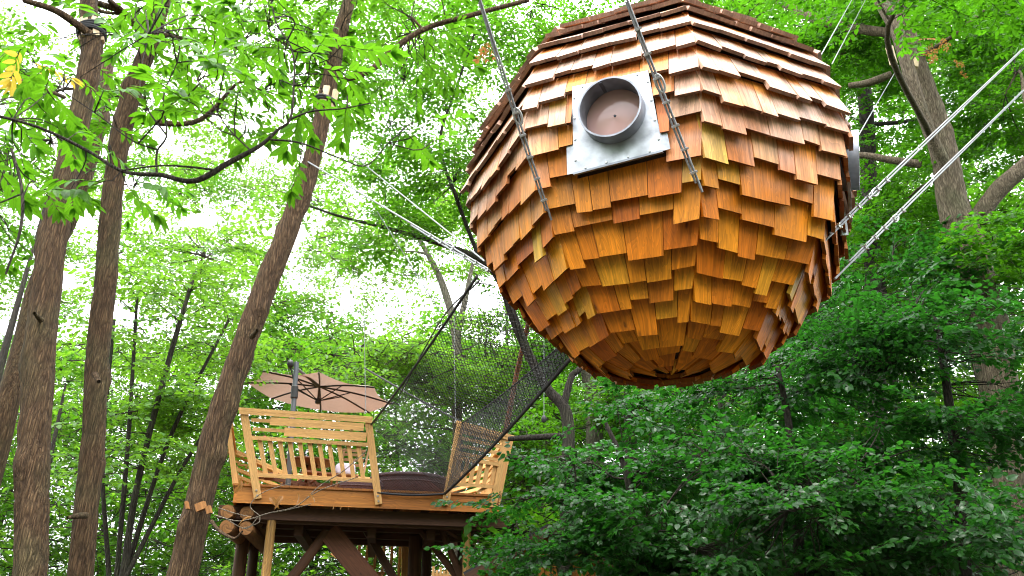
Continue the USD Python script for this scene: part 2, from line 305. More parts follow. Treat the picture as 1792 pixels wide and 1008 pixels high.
# ------------------------------------------------------------------ the hanging pod
PX, PY = 1.1855, 5.7551
RING_R = [.12, .42, .72, 1.0, 1.20, 1.345, 1.4626, 1.5239, 1.5748, 1.6, 1.5824, 1.531, 1.4615, 1.3765, 1.2863, 1.1597, 1.0029, .886, .7311, .56, .36, .16, .03]
RING_Z = [4.86, 4.80, 4.69, 4.53, 4.36, 4.18, 3.9951, 3.8108, 3.6036, 3.3977, 3.2035, 3.038, 2.8357, 2.6544, 2.4977, 2.3479, 2.2006, 2.1012, 1.9684, 1.90, 1.865, 1.85, 1.843]
RING_Z = [z + EYE[2] for z in RING_Z]
C0 = np.array([PX, PY, 0.0])
def pv(a, r, z): return np.array([PX + r * math.sin(a), PY - r * math.cos(a), z])
pod = thing('hanging_pod', 'round wooden pod clad in orange shingles hanging from steel cables', 'tree house', (PX, PY, RING_Z[-1]))
# inner shell just under the shingles
prof = list(zip(RING_R, RING_Z)); V, F = [], []
for a in range(8):
    for r, z in prof: V.append(pv(a * math.pi / 4, max(r - .105, .01), z + (.05 if z < 4.6 else -.02)))
n = len(prof)
for a in range(8):
    for q in range(n - 1):
        A, B = a * n + q, ((a + 1) % 8) * n + q
        F += [(A, B, B + 1), (A, B + 1, A + 1)]
part(pod, 'inner_shell', (np.array(V), np.array(F)), 'core_dark')
# window plates on two facets
def facet_frame(az, zc, k0, k1):
    m = az; out = np.array([math.sin(m), -math.cos(m), 0.0]); c = math.cos(math.pi / 8)
    lo = np.array([PX, PY, RING_Z[k1]]) + out * RING_R[k1] * c; hi = np.array([PX, PY, RING_Z[k0]]) + out * (RING_R[k0] * c)
    s = unit(hi - lo); u = np.array([math.cos(m), math.sin(m), 0.0]); nrm = unit(np.cross(u, s))
    if np.dot(nrm, out) < 0: nrm = -nrm
    return lo, u, s, nrm
WIN = []
lo, wu, ws, wn = facet_frame(-math.pi / 8, 0, 8, 12)
wp0 = lo + wn * .030
corners = [PPL(x, y, wp0, wn) for x, y in ((1001, 152), (1134, 123), (1160, 263), (1004, 303))]
loc = np.array([[np.dot(c - wp0, wu), np.dot(c - wp0, ws)] for c in corners])
WIN.append((-1, wp0, wu, ws, wn, loc))
lo2, wu2, ws2, wn2 = facet_frame(math.pi / 8 * 3, 0, 8, 12)
loc2 = np.array([[-.32, .86], [.32, .86], [.32, .18], [-.32, .18]])
WIN.append((1, lo2 + wn2 * .03, wu2, ws2, wn2, loc2))
WK = {-1: WIN[0], 1: WIN[1]}
from shapely.geometry import Polygon, Point
r_ = rs(42); boards = []
for fk in range(8):
    a0, a1 = (fk - 4) * math.pi / 4, (fk - 3) * math.pi / 4
    fid = fk - 4                       # facet between seams fid and fid+1
    for q in range(1, len(RING_R)):
        L0, L1 = pv(a0, RING_R[q], RING_Z[q]), pv(a1, RING_R[q], RING_Z[q])
        U0, U1 = pv(a0, RING_R[q - 1], RING_Z[q - 1]), pv(a1, RING_R[q - 1], RING_Z[q - 1])
        nrm = np.cross(L1 - L0, (U0 + U1 - L0 - L1)); nrm = unit(nrm)
        if np.dot(nrm, (L0 + L1) / 2 - np.array([PX, PY, 4.9])) < 0: nrm = -nrm
        U0, U1 = U0 - nrm * .062, U1 - nrm * .062
        tier = np.linalg.norm((U0 + U1 - L0 - L1) / 2)
        width = np.linalg.norm(L1 - L0)
        nb = max(1, int(round(width / (.182 if q < 16 else .15))))
        cuts = np.concatenate([[0], np.cumsum(r_.uniform(.6, 1.45, nb))]); cuts /= cuts[-1]
        prev = 0
        for b in range(nb):
            t0, t1 = cuts[b], cuts[b + 1]
            g = .0022 / max(width, .1)
            st = r_.choice([-.045, -.02, 0, .0, .02, .04, .055]) * min(1, tier / .2) * (.55 if q < 9 else 1.0)
            if abs(st - prev) < .012 and r_.rand() < .6: st = prev
            prev = st
            tl0, tl1 = t0 + g * (5 if b == 0 else 1), t1 - g * (5 if b == nb - 1 else 1)
            edge = lambda A, B, t: A + (B - A) * t
            jit = r_.uniform(-.006, .006, 2)
            l0, l1 = edge(L0, L1, tl0), edge(L0, L1, tl1); u0, u1 = edge(U0, U1, tl0), edge(U0, U1, tl1)
            d0, d1 = unit(u0 - l0), unit(u1 - l1)
            l0 = l0 - d0 * (st + jit[0]) + nrm * r_.uniform(-.004, .006); l1 = l1 - d1 * (st + jit[1]) + nrm * r_.uniform(-.004, .006)
            u0 = u0 + d0 * .05; u1 = u1 + d1 * .05
            th = .029 + r_.uniform(-.004, .004)
            c = [l0, l0 - nrm * th, l1, l1 - nrm * th, u0, u0 - nrm * th * .5, u1, u1 - nrm * th * .5]
            skip = False
            if fid in WK and 7 <= q <= 13:
                _, o, wu_, ws_, wn_, lc = WK[fid]
                pl = np.array([[np.dot(p - o, wu_), np.dot(p - o, ws_)] for p in (l0, l1, u1, u0)])
                bp_, wp_ = Polygon(pl), Polygon(lc)
                inter = bp_.intersection(wp_).area
                if inter > .85 * bp_.area: skip = True
                elif inter > .02 * bp_.area:          # trim the board beside the plate
                    x0, x1 = lc[:, 0].min(), lc[:, 0].max()
                    mid = pl[:, 0].mean()
                    vis = bp_.difference(wp_.buffer(.004, join_style=2))
                    if vis.geom_type == 'MultiPolygon': vis = max(vis.geoms, key=lambda z: z.area)
                    if vis.area < .0015: skip = True
                    else:
                        pts = np.array(vis.simplify(.004).exterior.coords)[:-1]
                        if Polygon(pts).exterior.is_ccw is False: pts = pts[::-1]
                        # height of the board over the plane, by the bilinear board itself
                        def lift(p):
                            best = np.linalg.lstsq(np.c_[pl, np.ones(4)], np.array([np.dot(x - o, wn_) for x in (l0, l1, u1, u0)]), rcond=None)[0]
                            return o + wu_ * p[0] + ws_ * p[1] + wn_ * (best @ [p[0], p[1], 1])
                        top = np.array([lift(p) for p in pts]); bot = top - nrm * th
                        tri = trimesh.creation.triangulate_polygon(Polygon(pts), engine='earcut')
                        v2, f2 = tri
                        top = np.array([lift(p) for p in v2]); bot = top - nrm * th; m_ = len(v2)
                        mb = MB(); uvb = np.c_[v2[:, 0] + 3 + 7 * len(boards), v2[:, 1] + 2]
                        mb.add(top, f2, uvb); mb.add(bot, f2[:, ::-1], uvb)
                        ring = np.array([lift(p) for p in pts])
                        for e in range(len(pts)):
                            p0, p1 = ring[e], ring[(e + 1) % len(pts)]
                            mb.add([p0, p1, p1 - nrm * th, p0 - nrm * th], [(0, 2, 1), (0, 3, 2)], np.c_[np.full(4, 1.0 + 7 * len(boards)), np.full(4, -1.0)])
                        ctr = top.mean(0)
                        boards.append((mb, ctr, nrm, Polygon(pts).area)); continue
            if skip: continue
            mb = MB().box8(c, seed=len(boards))
            ctr = (l0 + l1 + u0 + u1) / 4
            boards.append((mb, ctr, nrm, np.linalg.norm(l1 - l0) * tier))
score = [a * max(0.0, np.dot(nn, unit(EYE - c))) / np.dot(EYE - c, EYE - c) for mb, c, nn, a in boards]
order = np.argsort(score)[::-1]
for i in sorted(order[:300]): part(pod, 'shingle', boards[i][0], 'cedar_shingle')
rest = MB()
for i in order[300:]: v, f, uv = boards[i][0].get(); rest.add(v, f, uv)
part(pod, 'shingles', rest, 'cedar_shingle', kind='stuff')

def porthole(rec, rim_c, rad, length, lab):
    _, o, u, s, nn, lc = rec
    w = part(pod, 'porthole', MB().lathe([(rad, -.06), (rad, length), (rad - .012, length), (rad - .012, -.06)], rim_c - nn * length, nn, 48), 'zinc_tube', lab, smooth=35)
    lip = MB().tube([rim_c - nn * (length - .012) + (rad + .004) * (math.cos(t) * u + math.sin(t) * s) for t in np.linspace(0, 2 * math.pi, 49)], .009, 6, cap=False)
    part(w, 'solder_bead', lip, 'zinc_tube', smooth=True)
    cg = rim_c - nn * (length + .01)
    part(w, 'pane', MB().lathe([(.002, .018), (rad * .5, .015), (rad * .85, .008), (rad - .012, 0)], cg, nn, 40), 'pink_pane', smooth=True)
    part(w, 'seam_strip', MB().bar(rim_c - nn * .006 + (rad - .014) * (s * .95 + u * -.25), rim_c - nn * (length - .01) + (rad - .014) * (s * .95 + u * -.25), .022, .006, u), 'grey_metal')
    part(w, 'pane_boss', MB().lathe([(.001, .008), (.008, .006), (.010, 0)], cg + nn * .017, nn, 12), 'grey_metal', smooth=True)
    # flashing plate: dented sheet with a folded lower edge
    cs = lc; hole = np.array([np.dot(rim_c - o, u), np.dot(rim_c - o, s)])
    ring_ = [hole + (rad - .004) * np.array([math.cos(t), math.sin(t)]) for t in np.linspace(0, 2 * math.pi, 41)[:-1]]
    pv_, pf_ = trimesh.creation.triangulate_polygon(Polygon(cs, [ring_]), engine='earcut')
    V, F, U = np.array([o + u * x + s * y for x, y in pv_]), pf_, pv_
    pl = part(pod, 'flashing_plate', (V, F, U), 'zinc_sheet')
    e = [o + u * c[0] + s * c[1] for c in cs]
    for a_, b_ in ((0, 3), (1, 2), (3, 2), (0, 1)):
        for q_ in (.12, .37, .63, .88):
            c2 = (e[a_] * (1 - q_) + e[b_] * q_) * .95 + sum(e) / 4 * .05
            part(pl, 'screw', MB().lathe([(.001, .006), (.007, .005), (.009, 0)], c2, nn, 8), 'bolt_steel')
    part(pl, 'folded_edge', MB().bar(e[3] + nn * .006 - s * .01, e[2] + nn * .006 - s * .01, .022, .014, nn), 'zinc_tube')
    for sgn, (pa, pb) in ((-1, (e[3], e[0])), (1, (e[2], e[1]))):
        q0 = pa + u * sgn * .022 - nn * .006; q1 = pa + (pb - pa) * (.33 if sgn > 0 else .33) + u * sgn * .022 - nn * .006
        part(pl, 'side_flashing', MB().bar(q0, q1, .05, .006, u), 'zinc_sheet')
rimc = PPL(1066, 186, wp0 + wn * .115, wn)
porthole(WIN[0], rimc, .212, .15, 'grey metal porthole tube facing the camera')
o2 = lo2 + wn2 * .03
porthole(WIN[1], o2 + ws2 * .52 + wn2 * .075, .225, .09, 'metal porthole tube seen edge-on at the side')

# ------------------------------------------------------------------ cables
def cable(label, p0, p1, double=0.5, n_clamps=5, thick=.011, material='steel_cable', clamps_from=.06, clamp_gap=.16, cgroup='steel cables that hold the pod', sag=0.0):
    p0, p1 = np.asarray(p0, float), np.asarray(p1, float); L = np.linalg.norm(p1 - p0); a = unit(p1 - p0)
    side = unit(np.cross(a, FWD)); t = thing('steel_cable', label, 'cable', p0, cgroup)
    line = lambda x: p0 + (p1 - p0) * x - np.array([0, 0, sag]) * 4 * x * (1 - x)
    xs = np.linspace(0, 1, 30)
    part(t, 'strand', MB().tube([line(x) for x in xs], thick, 6), material, smooth=True)
    if double:
        x1 = double
        x0 = clamps_from * .5
        q = [line(x) + side * thick * (1.9 + .7 * math.sin(9 * x)) for x in np.linspace(x0, x1, 24)]
        part(t, 'strand', MB().tube(q, thick * .9, 6), material, smooth=True)
    for kx in range(n_clamps):
        x = clamps_from + kx * clamp_gap / L * 1.0
        c = line(x) + side * thick; mb = MB()
        w = np.cross(a, side)
        mb.bar(c - side * .021 + w * .010, c + side * .021 + w * .010, .014, .010, a)
        mb.tube([c - side * .016 + w * .024, c - side * .016 - w * .014, c + side * .0 - w * .021, c + side * .016 - w * .014, c + side * .016 + w * .024], .004, 6)
        for sg in (-1, 1): mb.lathe([(.001, .009), (.007, .009), (.007, 0), (.001, 0)], c + side * sg * .016 + w * .017, w, 6)
        part(t, 'clamp', mb, 'bolt_steel')
    if double:
        c = line(clamps_from + (n_clamps / 2) * clamp_gap / L + .015); th = np.linspace(0, 2 * math.pi, 17)
        part(t, 'thimble', MB().tube([c + a * .055 * math.cos(x) + side * .024 * math.sin(x) for x in th], .008, 6, cap=False), 'bolt_steel', smooth=True)
    return t
seamB = lambda z, r: pv(-math.pi / 4, r, z)
b0 = P(965, 385, 5.7551 - 1.30 * math.cos(math.pi / 4) - .03); b1 = P(840, -2, 3.9)
cable('dark steel cable running up the left seam of the pod', b0, b0 + (b1 - b0) * 2.2, .45, 7, .008, 'steel_cable', .045, .15)
a0_ = P(1229, 336, 5.7551 - 1.46 - .03); a1_ = P(1097, -2, 3.6)
cable('dark steel cable running past the right edge of the front porthole', a0_, a0_ + (a1_ - a0_) * 2.2, .45, 7, .008, 'steel_cable', .05, .15)
c0_ = P(1440, 425, 4.95); c1_ = P(1792, 85, 6.6)
cable('upper pale steel cable from the pod to the right edge', c0_, c0_ + (c1_ - c0_) * 1.8, .55, 6, .008, 'white_cable', .03, .17)
c0_ = P(1461, 488, 5.25); c1_ = P(1792, 158, 7.4)
cable('lower pale steel cable from the pod to the right edge', c0_, c0_ + (c1_ - c0_) * 1.8, .55, 5, .008, 'white_cable', .06, .2)
l0_ = P(860, 474, 6.6)
cable('pale clamped steel cable from the left trunks to the pod', l0_, P(520, 272, 8.0), .35, 6, .009, 'white_cable', .01, .17)
cable('thin pale cable meeting the left edge of the pod above the clamped one', P(848, 457, 6.4), P(597, 255, 9.2), 0, 0, .008, 'white_cable')
cable('thin pale cable holding the black net rope in mid air', P(772, 549, 10.5), P(660, 370, 9.2), 0, 0, .007, 'white_cable')
cable('thin cable from the side porthole up to the oak trunk', P(1497, 246, 6.3), P(1573, 115, 12.4), 0, 0, .006, 'white_cable')
cable('thin cable rising from the roof edge at the upper right', P(1437, 96, 6.4), P(1502, -20, 8.4), 0, 0, .006, 'white_cable')
cable('second thin cable rising behind the roof edge at the upper right', P(1456, 112, 7.0), P(1525, -20, 9.4), 0, 0, .006, 'white_cable')
st_ = thing('metal_strip', 'small shiny metal strip on the right edge of the pod', 'bracket', P(1475, 412, 5.5))
part(st_, 'plate', MB().bar(P(1471, 352, 5.35), P(1479, 412, 5.40), .045, .02, RT), 'zinc_sheet')
part(st_, 'lip', MB().bar(P(1466, 352, 5.33), P(1473, 412, 5.38), .012, .03, RT), 'zinc_tube')

# ------------------------------------------------------------------ tree-house deck
FL = P(414, 846, 13.0); ZD = FL[2]; FR = PZ(872, 866, ZD)
eu = unit(FR - FL); ev = np.array([-eu[1], eu[0], 0.0]); DW = np.linalg.norm((FR - FL)[:2])
def D(u, v, h=0.0): return FL + eu * u + ev * v + np.array([0, 0, h])
def DF(px, py, out=0.0): return PPL(px, py, FL - ev * out, ev)     # on the deck's front plane, 'out' metres before it
deck = thing('deck_platform', 'timber deck on posts with outward leaning railings in the trees', 'deck', D(DW / 2, 2, -4))
OUT = np.array([(-.02, 0), (DW + .02, 0), (DW + .06, 2.3), (DW - .7, 4.4), (.7, 4.4), (-.16, 2.3)])
polyd = Polygon(OUT)
r_ = rs(5); x = -.6
from shapely.geometry import box as sbox
while x < DW + .8:                    # floor planks run away from the camera, one by one
    w = .142; g = polyd.intersection(sbox(x, -.035 + r_.uniform(-.02, .015), x + w - .006, 4.6))
    if g.is_empty and False: pass
    g2 = sbox(x, -1, x + w - .006, 5).intersection(polyd.buffer(.03, join_style=2))
    if not g2.is_empty and g2.area > .05:
        pts = np.array(g2.exterior.coords)[:-1]
        v2, f2 = trimesh.creation.triangulate_polygon(g2, engine='earcut')
        top = np.array([D(p[0], p[1], 0.0) for p in v2]); bot = top - [0, 0, .035]; uvp = np.c_[v2[:, 0] - x + 7 * (1 + int(x * 7 + 5)), v2[:, 1]]
        mb = MB(); mb.add(top, f2, uvp); mb.add(bot, f2[:, ::-1], uvp)
        ring = np.array([D(p[0], p[1], 0) for p in pts])
        for e in range(len(pts)):
            p0, p1 = ring[e], ring[(e + 1) % len(pts)]; mb.add([p0, p1, p1 - [0, 0, .035], p0 - [0, 0, .035]], [(0, 2, 1), (0, 3, 2)], np.full((4, 2), 1.05))
        part(deck, 'floor_plank', mb, 'stained_beam')
    x += w
# fascia boards under the edge of the floor
for e in range(6):
    p, q = OUT[e], OUT[(e + 1) % 6]; d = unit(q - p); nn = np.array([d[1], -d[0]])
    if e == 0:
        cutx = .535
        m_ = p + (q - p) * cutx
        for pa, pb in ((p, m_ - d * .002), (m_ + d * .002, q)):
            part(deck, 'fascia_board', MB().bar(D(*(pa - nn * .03), -.165), D(*(pb - nn * .03), -.165), .26, .045, (0, 0, 1), seed=3 if pa is p else 11), 'stained_beam')
    else: part(deck, 'fascia_board', MB().bar(D(*(p - nn * .03), -.165), D(*(q - nn * .03), -.165), .26, .045, (0, 0, 1)), 'stained_beam')
for v in (.35, 1.4, 2.5, 3.6):        # main beams
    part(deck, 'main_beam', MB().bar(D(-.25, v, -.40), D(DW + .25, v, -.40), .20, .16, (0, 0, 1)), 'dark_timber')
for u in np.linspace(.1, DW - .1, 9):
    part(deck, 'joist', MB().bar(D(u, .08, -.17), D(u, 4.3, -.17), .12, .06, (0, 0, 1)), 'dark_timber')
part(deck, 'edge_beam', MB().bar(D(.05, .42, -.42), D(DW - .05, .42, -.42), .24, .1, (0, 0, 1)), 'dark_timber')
for dz, du in ((-.33, -.02), (-.56, .0)):    # log ends at the left corner
    for uu in (-.06, .22):
        part(deck, 'log_beam', MB().tube([D(uu + du, .02 + .1 * (uu > 0), dz - .1), D(uu + .05, 1.2, dz - .1), D(uu + .1, 3.2, dz - .1)], [.105, .11, .105], 14, seed=4), 'log_wood', smooth=40)
def post(u, v, r, top=-.46, m='peeled_pole', name='post'):
    b = D(u, v); z0 = float(gh(b[0], b[1])) - .2
    b[2] = z0; t = D(u, v, top)
    part(deck, name, MB().tube(spline([b, (b + t) / 2 + [r * .2, 0, 0], t], 12), np.linspace(r * 1.08, r * .95, 12), 14, seed=int(u * 9) + 3), m, smooth=40)
def u_at(px, v, z=-.8):               # deck u of an image column at depth v
    p = PPL(px, 940, D(0, v), ev); return float(np.dot(p - FL, eu))
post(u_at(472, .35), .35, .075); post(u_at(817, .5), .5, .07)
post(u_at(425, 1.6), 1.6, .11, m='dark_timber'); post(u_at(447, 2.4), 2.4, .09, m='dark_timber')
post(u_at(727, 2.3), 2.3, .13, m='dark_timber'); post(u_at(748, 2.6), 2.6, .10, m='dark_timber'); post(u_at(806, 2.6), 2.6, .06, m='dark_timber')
def brace(x0, y0, x1, y1, v, w, m, round_=False):
    a, b = PPL(x0, y0, D(0, v), ev), PPL(x1, y1, D(0, v), ev); b = a + (b - a) * 2.0
    if round_: part(deck, 'brace', MB().tube(spline([a, (a + b) / 2 + eu * .06, b], 10), w / 2, 10), m, smooth=True)
    else: part(deck, 'brace', MB().bar(a, b, w, .14, eu), m)
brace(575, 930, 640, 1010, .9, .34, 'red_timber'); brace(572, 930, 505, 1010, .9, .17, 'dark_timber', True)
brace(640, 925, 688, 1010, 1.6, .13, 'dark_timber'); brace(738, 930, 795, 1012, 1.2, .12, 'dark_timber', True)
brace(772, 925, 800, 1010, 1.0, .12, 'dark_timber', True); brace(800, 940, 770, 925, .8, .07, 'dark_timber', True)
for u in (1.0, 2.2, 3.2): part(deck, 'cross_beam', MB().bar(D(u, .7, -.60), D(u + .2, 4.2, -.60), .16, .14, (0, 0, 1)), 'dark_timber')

# railing panels: bilinear quads between two leaning posts
def panel(BL, BR, TL, TR, kind, mname='larch_timber', posts=True, drop=.20, nbal=None):
    nrm = unit(np.cross(BR - BL, TL - BL)); nrm = nrm if np.dot(nrm, EYE - BL) > 0 else -nrm
    W_ = np.linalg.norm(BR - BL)
    q = lambda s, t, o=0.0: (BL * (1 - s) + BR * s) * (1 - t) + (TL * (1 - s) + TR * s) * t + nrm * o
    sd = lambda s: unit((BR - BL) * 1.0)
    if posts:
        for s in (0, 1):
            a, b = q(s, 0), q(s, 1.0); d = unit(b - a)
            part(deck, 'railing_post', MB().bar(a - d * drop, b, .115 if kind == 'front' else .085, .085, sd(s)), mname)
            if kind == 'front':
                for h in (.05, .13):
                    part(deck, 'bolt', MB().lathe([(.001, .014), (.016, .012), (.018, 0)], a - d * (drop - h) + nrm * .043, nrm, 8), 'bolt_steel')
    ext = .06 / W_
    part(deck, 'cap_rail', MB().bar(q(-ext * 1.2, 1.0, .0), q(1 + ext * 1.2, 1.0, .0), .045, .15, np.cross(nrm, sd(0))), mname)
    part(deck, 'top_board', MB().bar(q(-ext, .963, .06), q(1 + ext, .963, .06), .075, .024, np.cross(nrm, sd(0))), mname)
    hb = np.cross(nrm, sd(0))
    return q, hb, nrm, sd(0)
TLp, TRp = DF(426, 716, .34), DF(644, 731, .34); BLp, BRp = DF(448, 850, .055), DF(660, 860, .055)
q, hb, nrm, sd = panel(BLp, BRp, TLp, TRp, 'front')
Hn = np.linalg.norm(q(.5, 1) - q(.5, 0))
part(deck, 'railing_board', MB().bar(q(.20, .865, .055), q(.955, .865, .055), .125, .025, hb, seed=9), 'larch_timber')
part(deck, 'railing_board', MB().bar(q(.30, .735, .057), q(.965, .735, .057), .135, .025, hb, seed=14), 'larch_timber')
for t, s1 in ((.865, .33), (.745, .33)): part(deck, 'railing_slat', MB().bar(q(.05, t, .02), q(s1, t, .02), .055, .03, hb), 'larch_timber')
part(deck, 'middle_rail', MB().bar(q(.03, .628, .03), q(.97, .628, .03), .06, .04, hb), 'larch_timber')
part(deck, 'bottom_rail', MB().bar(q(.03, .145, .03), q(.97, .145, .03), .06, .04, hb), 'larch_timber')
for kb in range(11):
    s = .095 + kb * (.80 / 10); part(deck, 'baluster', MB().bar(q(s, .12, -.005), q(s - .006, .64, -.005), .068, .026, sd), 'larch_timber')
# right front panel
TLq, TRq = DF(806, 740, .25), DF(887, 762, .25); BLq, BRq = DF(783, 862, .055), DF(866, 866, .03)
q, hb, nrm, sd = panel(BLq, BRq, TLq, TRq, 'front')
for t in (.9, .79, .68, .57): part(deck, 'railing_slat', MB().bar(q(.05, t, .02), q(.95, t, .02), .055 if t < .85 else .10, .028, hb), 'larch_timber')
for t in (.50, .13): part(deck, 'bottom_rail', MB().bar(q(.04, t, .03), q(.96, t, .03), .06, .04, hb), 'larch_timber')
for s in np.linspace(.14, .88, 6): part(deck, 'baluster', MB().bar(q(s, .11, -.005), q(s, .52, -.005), .07, .026, sd), 'larch_timber')
part(deck, 'brace', MB().bar(q(.62, .02, -.03), q(.95, .22, -.03), .05, .05, sd), 'larch_timber')
# the other five sides
def side_panel(e, s0=.02, s1=.98, h=1.12, lean=.32):
    p, q_ = OUT[e], OUT[(e + 1) % 6]; d = unit(q_ - p); nn = np.array([d[1], -d[0]])
    a, b = p + (q_ - p) * s0, p + (q_ - p) * s1
    q, hb, nrm, sd = panel(D(*a), D(*b), D(*(a + nn * lean), h), D(*(b + nn * lean), h), 'side')
    for t in (.82, .68, .54): part(deck, 'railing_slat', MB().bar(q(.03, t, .0), q(.97, t, .0), .075, .026, hb), 'larch_timber')
    part(deck, 'bottom_rail', MB().bar(q(.03, .10, .0), q(.97, .10, .0), .05, .04, hb), 'larch_timber')
    L = np.linalg.norm(b - a)
    for s in np.linspace(.06, .94, int(L / .16)): part(deck, 'baluster', MB().bar(q(s, .08, -.034), q(s, .55, -.034), .06, .024, sd), 'larch_timber')
side_panel(1, h=1.0, lean=.2); side_panel(5, s1=.86, h=1.0, lean=.26); side_panel(2, h=1.0); side_panel(4, h=1.0); side_panel(3, h=1.0)

# leaning wooden mast behind the net
mst = thing('wooden_mast', 'thin reddish wooden pole rising behind the black net by the right railing', 'pole', DF(885, 745, -.3))
part(mst, 'pole', MB().tube([DF(882, 770, -.3), DF(905, 650, -.2), P(925, 562, 12.9)], [.05, .045, .04], 8, seed=2), 'red_timber', smooth=True)
part(mst, 'collar', MB().lathe([(.052, 0), (.058, .02), (.058, .06), (.052, .08)], DF(885, 757, -.3), (0.2, 0, 1), 10), 'black_metal')

# ------------------------------------------------------------------ parasol on the deck
UC = P(560, 687, 15.3)
um = thing('cantilever_parasol', 'wide taupe cantilever parasol with dark ribs open above the deck', 'parasol', PPL(505, 850, UC - [0, .4, 0], np.array([0, 1.0, 0])))
R_ = 1.42; apex = UC + np.array([-.02, 0, .15]); ang0 = .2
tilt = lambda p: np.array([p[0], p[1], p[2] - .085 * (p[0] - UC[0])])
rimp = [tilt(UC + R_ * np.array([math.cos(ang0 + k * math.pi / 4), math.sin(ang0 + k * math.pi / 4), 0])) for k in range(8)]
V, F = [], []
nr, na = 6, 6
for k in range(8):
    A, B = rimp[k], rimp[(k + 1) % 8]; n0 = len(V)
    for i in range(nr + 1):
        for j in range(na + 1):
            t, w = i / nr, j / na
            e = A * (1 - w) + B * w; p = apex * (1 - t) + e * t
            p = p + (UC * [1, 1, 0] - e * [1, 1, 0]) * (.055 * t * t * 4 * w * (1 - w)) - np.array([0, 0, .05 * t * math.sin(math.pi * w)]) + np.array([0, 0, .03 * math.sin(math.pi * t)])
            V.append(p)
    for i in range(nr):
        for j in range(na):
            a = n0 + i * (na + 1) + j; F += [(a, a + 1, a + na + 2), (a, a + na + 2, a + na + 1)]
V = np.array(V); F = np.array(F); m_ = len(V)
part(um, 'canopy', (V, F[:, ::-1]), 'taupe_canvas', smooth=True)
hub = apex - np.array([.0, 0, .34])
for k in range(8):
    mid = apex * .5 + rimp[k] * .5 + [0, 0, .03]
    rb = part(um, 'rib', MB().tube(spline([apex - [0, 0, .03], mid - [0, 0, .025], rimp[k] - [0, 0, .02]], 10), .016, 6), 'black_metal', smooth=True)
    part(rb, 'strut', MB().tube([hub + [0, 0, .02], apex * .58 + rimp[k] * .42 - [0, 0, -.0]], .011, 6), 'black_metal', smooth=True)
part(um, 'hub', MB().lathe([(.001, -.03), (.05, -.03), (.06, 0), (.05, .05), (.025, .08), (.022, .30), (.001, .32)], hub, (0, 0, 1), 14), 'black_metal', smooth=40)
mb_ = PPL(504, 850, UC - [0, 1.45, 0], np.array([0, 1.0, 0])); mt_ = PPL(519, 634, UC - [0, 1.45, 0], np.array([0, 1.0, 0]))
part(um, 'mast', MB().tube([mb_, mt_], .045, 12), 'grey_metal', smooth=40)
part(um, 'collar', MB().lathe([(.047, 0), (.065, .02), (.065, .22), (.047, .24)], mb_ + (mt_ - mb_) * .69, mt_ - mb_, 12), 'black_metal', smooth=30)
part(um, 'arm', MB().tube(spline([mb_ + (mt_ - mb_) * .95, mb_ * .03 + mt_ * .47 + apex * .5 + [0, 0, .0], apex - [0, 0, .04]], 10), .03, 8), 'black_metal', smooth=True)
part(um, 'crank', MB().lathe([(.001, -.06), (.07, -.04), (.08, 0), (.07, .04), (.001, .06)], PPL(508, 637, UC - [0, 1.5, 0], np.array([0, 1.0, 0])), (1, .2, .1), 14), 'black_metal', smooth=True)
part(um, 'handle_rod', MB().tube([PPL(508, 640, UC - [0, 1.5, 0], np.array([0, 1.0, 0])), PPL(514, 665, UC - [0, 1.47, 0], np.array([0, 1.0, 0]))], .014, 6), 'black_metal')
part(um, 'base_plate', MB().lathe([(.001, .06), (.30, .05), (.32, 0), (.001, 0)], np.array([mb_[0], mb_[1], ZD + .002]), (0, 0, 1), 20), 'black_metal')

# ------------------------------------------------------------------ furniture on the deck
def deckp(px, v): p = PPL(px, 845, D(0, v), ev); p[2] = ZD; return p
tb = deckp(538, 1.9)
tab = thing('picnic_table', 'round dark brown picnic table on the deck behind the front railing', 'table', tb)
part(tab, 'tabletop', MB().lathe([(.001, .78), (.46, .78), (.47, .765), (.46, .74), (.001, .74)], tb, (0, 0, 1), 24), 'table_wood', smooth=30)
for k in range(4):
    a = k * math.pi / 2 + .5; d = np.array([math.cos(a), math.sin(a), 0])
    part(tab, 'leg', MB().bar(tb - d * .15 + [0, 0, .72], tb + d * .52 + [0, 0, .0], .07, .05, np.cross(d, [0, 0, 1])), 'table_wood')
    part(tab, 'bench', MB().bar(tb + d * .72 - np.cross(d, [0, 0, .30]) + [0, 0, .44], tb + d * .72 + np.cross(d, [0, 0, .30]) + [0, 0, .44], .22, .035, d), 'table_wood')
    part(tab, 'bench_support', MB().bar(tb + [0, 0, .36], tb + d * .8 + [0, 0, .40], .06, .04, (0, 0, 1)), 'table_wood')
cb = deckp(602, 1.5)
ch = thing('folding_chair', 'slatted wooden folding chair right of the picnic table', 'chair', cb)
for sg in (-.22, .22):
    o = cb + eu * sg
    part(ch, 'leg', MB().bar(o + ev * -.2 + eu * .05, o + ev * .22 + eu * .18 + [0, 0, 1.0], .035, .05, eu), 'grey_chair_wood')
    part(ch, 'leg', MB().bar(o + ev * .25, o + ev * -.22 + [0, 0, .46], .035, .05, eu), 'grey_chair_wood')
for h in (.70, .80, .90, .98): part(ch, 'back_slat', MB().bar(cb + ev * (.05 + .17 * h) + eu * (-.22 + .13 * h) + [0, 0, h], cb + ev * (.05 + .17 * h) + eu * (.22 + .13 * h) + [0, 0, h], .05, .018, (0, 0, 1)), 'grey_chair_wood')
for s in np.linspace(-.2, .2, 5): part(ch, 'seat_slat', MB().bar(cb + ev * s - eu * .2 + [0, 0, .46], cb + ev * s + eu * .22 + [0, 0, .46], .06, .02, ev), 'grey_chair_wood')
cu = cb - ev * .12 + [0, 0, .13]
cush = thing('white_cushion', 'pale lilac cushion on the folding chair behind the front railing', 'cushion', cu)
